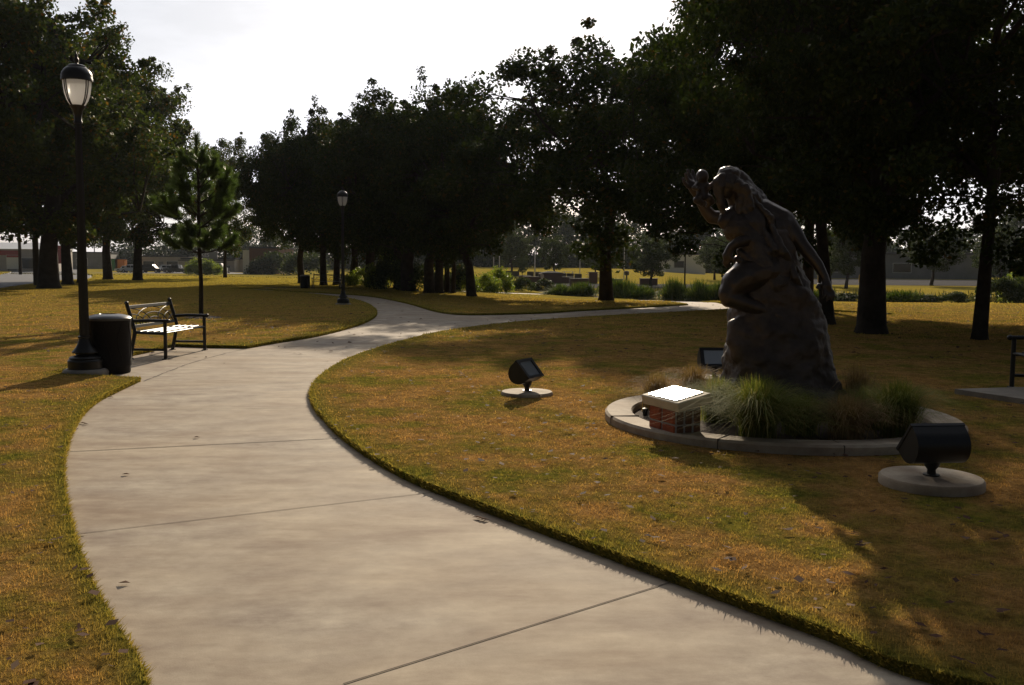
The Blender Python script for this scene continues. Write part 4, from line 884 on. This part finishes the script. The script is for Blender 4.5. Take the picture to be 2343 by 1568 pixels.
def wall_(u0, u1, v, h, label, m='granite'):
    a, b = G(u0, v), G(u1, v); o = empty('low_wall', (a + b) / 2, label, 'wall', 'low granite walls of the memorial', math.atan2(b.y - a.y, b.x - a.x)); w = (b - a).length
    x = MB(); x.box((0, 0, h / 2), (w, .5, h), bev=.03); part(x, 'panel', M[m], o, smooth=False); y = MB(); y.box((0, 0, h + .04), (w + .1, .6, .08)); part(y, 'coping', M['greyst'], o, smooth=False)
for a in ((1274, 1312, 649.5, .75, 'dark granite wall right of the dark kiosk'), (1198, 1237, 650, .8, 'dark low granite wall left of the kiosk, behind the flagpole'), (1303, 1346, 656.5, .85, 'nearest low granite wall, left of the lone oak'), (1347, 1366, 650, 1.35, 'tall granite panel at the edge of the lone oak trunk'), (1396, 1424, 652, .6, 'low wall just right of the lone oak'), (1463, 1503, 654, .75, 'low dark wall under the small spreading tree'), (1186, 1213, 642.5, .6, 'reddish low wall above the wall left of the kiosk')): wall_(*a)
k_ = MB(); k_.prism([(-1.1, -1), (1.1, -1), (1.1, 1), (-1.1, 1)], 0, 1.1); k_.prism([(-1.3, -1.2), (1.3, -1.2), (1.3, 1.2), (-1.3, 1.2)], 1.1, 1.2); k2 = MB(); k2.lathe([(1.75, 1.2), (1.7, 1.32), (.5, 1.5)], 4, a0=math.pi / 4)
place([(k_, 'walls', M['granite']), (k2, 'roof', M['darkroof'])], 'memorial_kiosk', 1260, 649.5, 'small dark memorial kiosk with a sloping top among the stones', 'kiosk', None, .2)
fp = None
for i, (u, v, top, w) in enumerate([(1129, 633, 583, 'leftmost of the thin pale flagpoles, beside the grove'), (1142, 633, 588, 'second pale flagpole from the left'), (1223, 648, 571, 'tall pale flagpole right of the tiny sapling'), (1326, 634, 578, 'pale flagpole between the small bushy trees'), (1427, 641, 570, 'thin pale flagpole just right of the lone oak')]):
    if fp is None:
        a = MB().tube([(0, 0, 0), (0, 0, 3.1), (0, 0, 6.2)], [.075, .065, .05], 8); b = MB(); b.ball((0, 0, 6.25), .1, 6); fp = place([(a, 'mast', M['pole']), (b, 'finial', M['pole'])], 'flagpole', u, v, w, 'flagpole', 'flagpoles of the memorial'); g = fp.location
        h0 = 6.2
    else: fp2 = copy_tree(fp, G(u, v), w)
    o_ = fp if i == 0 else fp2; o_.scale[2] = max(.4, (v - top) / FPX * o_.location.y / h0)
def picnic(): 
    a = MB(); a.box((0, 0, .74), (1.8, .75, .05)); b1 = MB(); b1.box((0, -.65, .44), (1.8, .28, .05)); b2 = MB(); b2.box((0, .65, .44), (1.8, .28, .05)); l = MB()
    for x in (-.6, .6): l.tube([(x, -.65, 0), (x, -.2, .74)], .04, 6); l.tube([(x, .65, 0), (x, .2, .74)], .04, 6); l.tube([(x, -.7, .42), (x, .7, .42)], .035, 6)
    return [(a, 'tabletop', M['greyst']), (b1, 'seat', M['greyst']), (b2, 'seat', M['greyst']), (l, 'frame', M['pole'])]
p1 = place(picnic(), 'picnic_table', 1300, 634, 'picnic table left of the small bushy tree by the flagpole', 'picnic table', 'picnic tables in the park', .1)
copy_tree(p1, G(1357, 636), 'picnic table nearest the lone oak trunk', rz=.3)
for u, v, lb in ((1387 + 0, 645, None), (1433, 643, 'dark grill post standing in the far grass right of the lone oak')):
    if lb: place([(MB().lathe([(.12, 0), (.1, .7), (.3, .75), (.32, 1.2), (.1, 1.3)], 12), 'post', M['greyst'])], 'park_grill', u, v, lb, 'grill', None)
# ------------------------------------------------------------------ buildings
def building(u, v, w, d, h, label, wall, roof, rz=0, flat=True, wins=(), doors=(), fascia=None, p=None, over=.4):
    p = G(u, v) if p is None else Vector((*p, float(T(*p)))); o = empty('building', p, label, 'building', 'buildings at the edge of the park', rz)
    a = MB(); a.box((0, d / 2, h / 2 - .3), (w, d, h + .6)); part(a, 'wall', M[wall], o, smooth=False)
    r = MB()
    if flat: r.box((0, d / 2, h + .18), (w + over, d + over, .36))
    else: r.prism([(-d / 2 - .5, 0), (d / 2 + .5, 0), (0, 1.6)], -w / 2 - .4, w / 2 + .4, m=Matrix(((0, 0, 1), (1, 0, 0), (0, 1, 0))), c=(0, d / 2, h))
    part(r, 'roof', M[roof], o, smooth=False)
    for x0, x1, z0, z1 in wins:
        f = MB(); f.box(((x0 + x1) / 2, -.03, (z0 + z1) / 2), (x1 - x0, .1, z1 - z0)); wo = part(f, 'window', M['white'], o, smooth=False); g = MB(); g.box(((x0 + x1) / 2, -.09, (z0 + z1) / 2), (x1 - x0 - .16, .04, z1 - z0 - .16)); part(g, 'pane', M['darkglass'], wo, smooth=False)
    for x0, x1, z1 in doors:
        f = MB(); f.box(((x0 + x1) / 2, -.03, z1 / 2), (x1 - x0, .12, z1)); do = part(f, 'door', M['greywall'], o, smooth=False); g = MB(); g.box((x1 - .15, -.12, 1.0), (.06, .08, .2)); part(g, 'handle', M['chrome'], do, smooth=False)
    return o
def text(s, size, m, loc, parent=None, rz=0, name='lettering'):
    cu = bpy.data.curves.new('t', 'FONT'); cu.body = s; cu.size = size; cu.extrude = .03; cu.align_x = 'CENTER'; cu.align_y = 'CENTER'; o = bpy.data.objects.new('t', cu); COL.objects.link(o)
    dg = bpy.context.evaluated_depsgraph_get(); dg.update(); me = bpy.data.meshes.new_from_object(o.evaluated_get(dg)); bpy.data.objects.remove(o)
    t = link(name, me, m, parent, loc); t.rotation_euler = (math.pi / 2, 0, rz); return t
b1 = building(480, 617, 13, 10, 3.1, 'shop building with a grey lettered fascia seen behind the young pine', 'offwhite', 'darkroof', wins=((1.5, 4.5, .8, 2.6), (-4.5, -1.5, .8, 2.6)), doors=((-.6, .6, 2.4),), p=(WP(476, 610, 232).x, 232))
f = MB(); f.box((.2, -.5, 4.15), (4.6, .4, 1.9)); fa = part(f, 'fascia', M['greywall'], b1, smooth=False); text('KES', 1.25, M['white'], (-.45, -.74, 4.2), fa)
f = MB(); f.box((0, -1.0, 2.9), (13.4, 2.0, .2)); part(f, 'awning', M['darkroof'], b1, smooth=False)
building(380, 617, 13, 12, 3.6, 'long low cream building behind the parked pickup truck', 'offwhite', 'darkroof', wins=((-5, -2, .9, 2.6), (1, 4, .9, 2.6)), doors=((-1, .2, 2.4),), p=(WP(372, 610, 240).x, 240))
building(545, 617, 8, 10, 3.2, 'low grey building just left of the brick building', 'offwhite', 'darkroof', wins=((-2, 0, 1, 2.4),), p=(WP(545, 610, 236).x, 236))
bb = building(585, 617, 6.4, 14, 5.6, 'brick building with a pale grey end wall left of the grove', 'brickd', 'darkroof', p=(WP(604, 610, 205).x, 205)); f = MB(); f.box((-3.9, .5, 2.4), (1.4, 1, 5.6)); part(f, 'end_wall', M['roof'], bb, smooth=False)
bw = building(20, 600, 24, 16, 5.2, 'white-roofed store with red signs at the far left beyond the road', 'offwhite', 'roof', rz=.25, flat=False, wins=((4, 10, .6, 3.2), (-9, -4, .6, 2.6)), doors=((1.2, 3, 2.4),), p=(-118, 218))
f = MB(); f.box((1.5, -.2, 4.3), (5.2, .15, 1.1)); part(f, 'signboard', M['red'], bw, smooth=False)
f = MB(); f.box((12.4, -.2, 4.0), (1.5, .4, 4.2)); part(f, 'red_column', M['red'], bw, smooth=False)
building(95, 600, 12, 10, 4.4, 'grey roadside building right of the white-roofed store', 'greywall', 'darkroof', rz=.2, wins=((-3, 0, 1, 3),), doors=((1.5, 2.8, 2.3),), p=(-118, 262))
building(1850, 640, 34, 12, 4.0, 'long dark building with a pale eave behind the statue reaching arm', 'greywall', 'lidgrey', rz=-.05, wins=((-8, -5, 1, 2.6), (2, 5, 1, 2.6)), p=(60, 154), over=1.2)
building(1770, 628, 8, 8, 3.5, 'small white building between the round trees and the statue', 'white', 'darkroof', p=(WP(1565, 610, 178).x, 178), wins=((-2, 0, 1, 2.4),))
# parking lot on the right
def flatsheet(name, pts, m, dz=.075):
    P = [Vector(p) for p in pts]; n = 14; vs = []; fs = []
    for i in range(n + 1):
        for j in range(n + 1):
            a = P[0].lerp(P[1], i / n); b = P[3].lerp(P[2], i / n); c = a.lerp(b, j / n); vs.append((c.x, c.y, float(T(c.x, c.y)) + dz))
    for i in range(n):
        for j in range(n): k = i * (n + 1) + j; fs.append((k, k + 1, k + n + 2, k + n + 1))
    mb_ = MB(); mb_.add(vs, fs); return tag(part(mb_, name, m, smooth=False), kind='structure')
flatsheet('parking_lot', [(27, 118), (112, 104), (124, 146), (34, 148)], M['lot'])
flatsheet('parking_lot', [(-102, 196), (-45, 205), (-45, 233), (-115, 228)], M['asphalt'])
flatsheet('plaza', [(5, 98), (24, 96), (26, 108), (2, 112)], M['lot'])
for u, v, lb in ((1872, 647, 'yellow bollard under the statue reaching arm'), (1966, 648, 'yellow bollard left of the thick straight trunk')):
    a = MB().lathe([(.14, 0), (.14, 1.0), (.10, 1.12), (.02, 1.15)], 12); b = MB().lathe([(.145, .75), (.145, .85)], 12); place([(a, 'post', M['yellow']), (b, 'band', M['yellow'])], 'bollard', u, v, lb, 'bollard', 'yellow bollards by the parking lot')
# ------------------------------------------------------------------ vehicles (length along x)
def car(kind, paint, u, v, label, rz=0, y=None):
    L_, Wd, Hh = {'suv': (4.7, 1.85, 1.75), 'van': (5.2, 1.95, 2.2), 'pickup': (5.6, 1.95, 1.85), 'sedan': (4.6, 1.8, 1.45)}[kind]; o = empty({'suv': 'parked_car', 'sedan': 'parked_car', 'van': 'parked_van', 'pickup': 'pickup_truck'}[kind], Vector((WP(u, 610, y).x, y, float(T(WP(u, 610, y).x, y)) + .09)) if y else G(u, v) + Vector((0, 0, .09)), label, {'suv': 'car', 'van': 'van', 'pickup': 'pickup truck', 'sedan': 'car'}[kind], 'vehicles parked in the lot', rz)
    l = L_ / 2; by = Hh * .55
    low = [(-l, .35), (-l + .05, by), (-l + .9 if kind != 'van' else -l + .5, by + .08), (l - .05, by + .04), (l, .35)]
    m = Matrix(((1, 0, 0), (0, 0, 1), (0, 1, 0)))
    def ex(poly, w0, w1): b = MB(); b.prism(poly, w0, w1, m=m); return b
    body = ex(low, -Wd / 2, Wd / 2)
    cab = {'suv': [(-l + .95, by), (-l + 1.7, Hh), (l - .25, Hh - .03), (l - .08, by)], 'van': [(-l + .5, by), (-l + 1.1, Hh), (l - .06, Hh), (l - .03, by)], 'pickup': [(-l + 1.3, by), (-l + 1.9, Hh), (-l + 3.3, Hh), (-l + 3.45, by)], 'sedan': [(-l + 1.1, by), (-l + 1.8, Hh), (l - 1.5, Hh), (l - .8, by)]}[kind]
    c_ = MB(); n = len(cab); cw = Wd / 2 - .08; body.add([m @ Vector((x, z, s * (cw - (.12 if z > by + .1 else 0)))) for s in (-1, 1) for x, z in cab], [tuple(range(n)), tuple(reversed(range(n, 2 * n)))] + [(i, n + i, n + (i + 1) % n, (i + 1) % n) for i in range(n)])
    part(body, 'body', M[paint], o, smooth=False)
    x0, x1 = cab[0][0] + .55, cab[-1][0] - .35
    for s in (-1, 1):
        w = MB()
        for k in range(2 if kind == 'pickup' else 3):
            nn2 = 2 if kind == 'pickup' else 3; a = x0 + (x1 - x0) * k / nn2 + .05; b = x0 + (x1 - x0) * (k + 1) / nn2 - .03
            if kind == 'van' and k: continue
            w.box(((a + b) / 2, s * (cw - .045), (by + Hh) / 2 + .0), (b - a, .06, (Hh - by) * .62))
        part(w, 'side_windows', M['carglass'], o, smooth=False)
    w = MB(); a, b = Vector((cab[0][0], 0, cab[0][1])), Vector((cab[1][0], 0, cab[1][1])); c0 = (a + b) / 2; w.box(c0 + Vector((-.02, 0, .01)), ((b - a).length * .8, Wd - .4, .03), m=Matrix.Rotation(-math.atan2(b.z - a.z, b.x - a.x), 3, 'Y')); part(w, 'windscreen', M['carglass'], o, smooth=False)
    for x in (-l + .9, l - .95):
        for s in (-1, 1):
            t = MB(); t.tube([(x, s * (Wd / 2 - .2), .36), (x, s * (Wd / 2 + .02), .36)], .36, 18); to = part(t, 'wheel', M['tyre'], o, ang=30); r_ = MB(); r_.tube([(x, s * (Wd / 2 + .0), .36), (x, s * (Wd / 2 + .035), .36)], .2, 12); part(r_, 'rim', M['chrome'], to, ang=30)
    for s in (-1, 1): h = MB(); h.box((-l - .01, s * (Wd / 2 - .3), by - .12), (.06, .35, .16)); part(h, 'headlight', M['white'], o, smooth=False)
    return o
car('suv', 'silver', 301, 622, 'silver car parked partly behind the flared tree trunk', .02, 208)
car('sedan', 'white', 288, 621, 'white car parked behind the silver one', 0, 213)
car('suv', 'carblack', 345, 622, 'black car just right of the flared tree trunk', math.pi, 208)
car('pickup', 'cardk', 405, 622.5, 'dark pickup truck left of the olive shrub', 0, 206)
car('suv', 'white', 378, 620.5, 'white car behind the nose of the dark pickup truck', .5, 214)
car('suv', 'silver', 393, 619.5, 'pale car behind the cab of the dark pickup truck', 0, 220)
car('van', 'white', 492, 620.5, 'white van right of the olive shrub', math.pi, 212)
car('suv', 'cardk', 508, 620.5, 'grey-green car right of the white van', 1.3, 214)
car('van', 'white', 20, 619, 'white van parked by the store beyond the road', .3)
car('suv', 'white', 70, 613, 'white car beside the roadside building', .4)
# ------------------------------------------------------------------ roadside poles and signs
for u, v, h, lb in ((47, 628, 9.5, 'tall wooden utility pole at the far left across the road'), (84, 655, 8.5, 'dark utility pole just left of the thickest tree trunk'), (81, 617, 7.5, 'utility pole further along the road beside the store'), (115, 614, 7, 'thin far utility pole behind the thickest trunk'), (217, 614, 7, 'utility pole seen between the lamp and the forked tree')):
    g = G(u, v); o = empty('utility_pole', g, lb, 'utility pole', 'utility poles along the road'); part(MB().tube([(0, 0, -.2), (0, 0, h / 2), (0, 0, h)], [.19, .16, .12], 10), 'mast', M['wood'], o); c = MB(); c.box((0, 0, h - .5), (2.2, .12, .14)); c.tube([(-.9, 0, h - .4), (-.9, 0, h - .2)], .05, 6); c.tube([(.9, 0, h - .4), (.9, 0, h - .2)], .05, 6); part(c, 'crossarm', M['wood'], o)
sgn = empty('roadside_sign', G(32, 622), 'white roadside sign board beyond the road at the far left', 'sign'); a = MB(); a.box((0, 0, 2.2), (3.2, .25, 3.2)); part(a, 'panel', M['white'], sgn, smooth=False); a = MB(); a.box((0, -.15, 3.5), (3.0, .06, .5)); part(a, 'red_band', M['red'], sgn, smooth=False); a = MB(); a.tube([(-1.3, 0, -.2), (-1.3, 0, .7)], .08, 6); a.tube([(1.3, 0, -.2), (1.3, 0, .7)], .08, 6); part(a, 'posts', M['wood'], sgn)
s2 = empty('hanging_sign', G(85, 612), 'dark double sign on a post beside the store', 'sign'); a = MB(); a.box((0, 0, 5.2), (4.4, .2, 1.2)); part(a, 'panel', M['darkroof'], s2, smooth=False); part(MB().tube([(0, 0, -.2), (0, 0, 5)], .1, 8), 'post', M['wood'], s2); a = MB(); a.box((.9, -.13, 5.2), (1.2, .06, .7)); part(a, 'lettered_panel', M['roof'], s2, smooth=False)
for u, m_, lb in ((262, 'green', 'green waste container left of the parked silver car, by the orange one'), (277, 'orange', 'orange container above the parked silver car')):
    g = G(u, 612); g = Vector((WP(u, 612, 236).x, 236, float(T(WP(u, 612, 236).x, 236)))); o = empty('container', g, lb, 'container', 'coloured containers by the lot'); a = MB(); a.box((0, 0, 1.5), (2.4, 1.8, 3.0), bev=.12); part(a, 'body', M[m_], o, smooth=False); a = MB(); a.box((0, 0, 3.06), (2.5, 1.9, .12)); part(a, 'lid', M['darkroof'], o, smooth=False)

# ------------------------------------------------------------------ air
hz = MB(); hz.box((20, 150, 12.5), (520, 460, 32)); ho = tag(part(hz, 'haze', None, smooth=False), kind='stuff', label='thin pale haze in the air over the park', cat='haze')
hm = bpy.data.materials.new('haze'); hm.use_nodes = True; hm.node_tree.nodes.clear(); ov = hm.node_tree.nodes.new('ShaderNodeOutputMaterial'); pv = hm.node_tree.nodes.new('ShaderNodeVolumePrincipled')
pv.inputs['Color'].default_value = (.80, .88, 1, 1); pv.inputs['Density'].default_value = .00010; pv.inputs['Anisotropy'].default_value = .3
hm.node_tree.links.new(pv.outputs[0], ov.inputs['Volume']); ho.data.materials.append(hm)
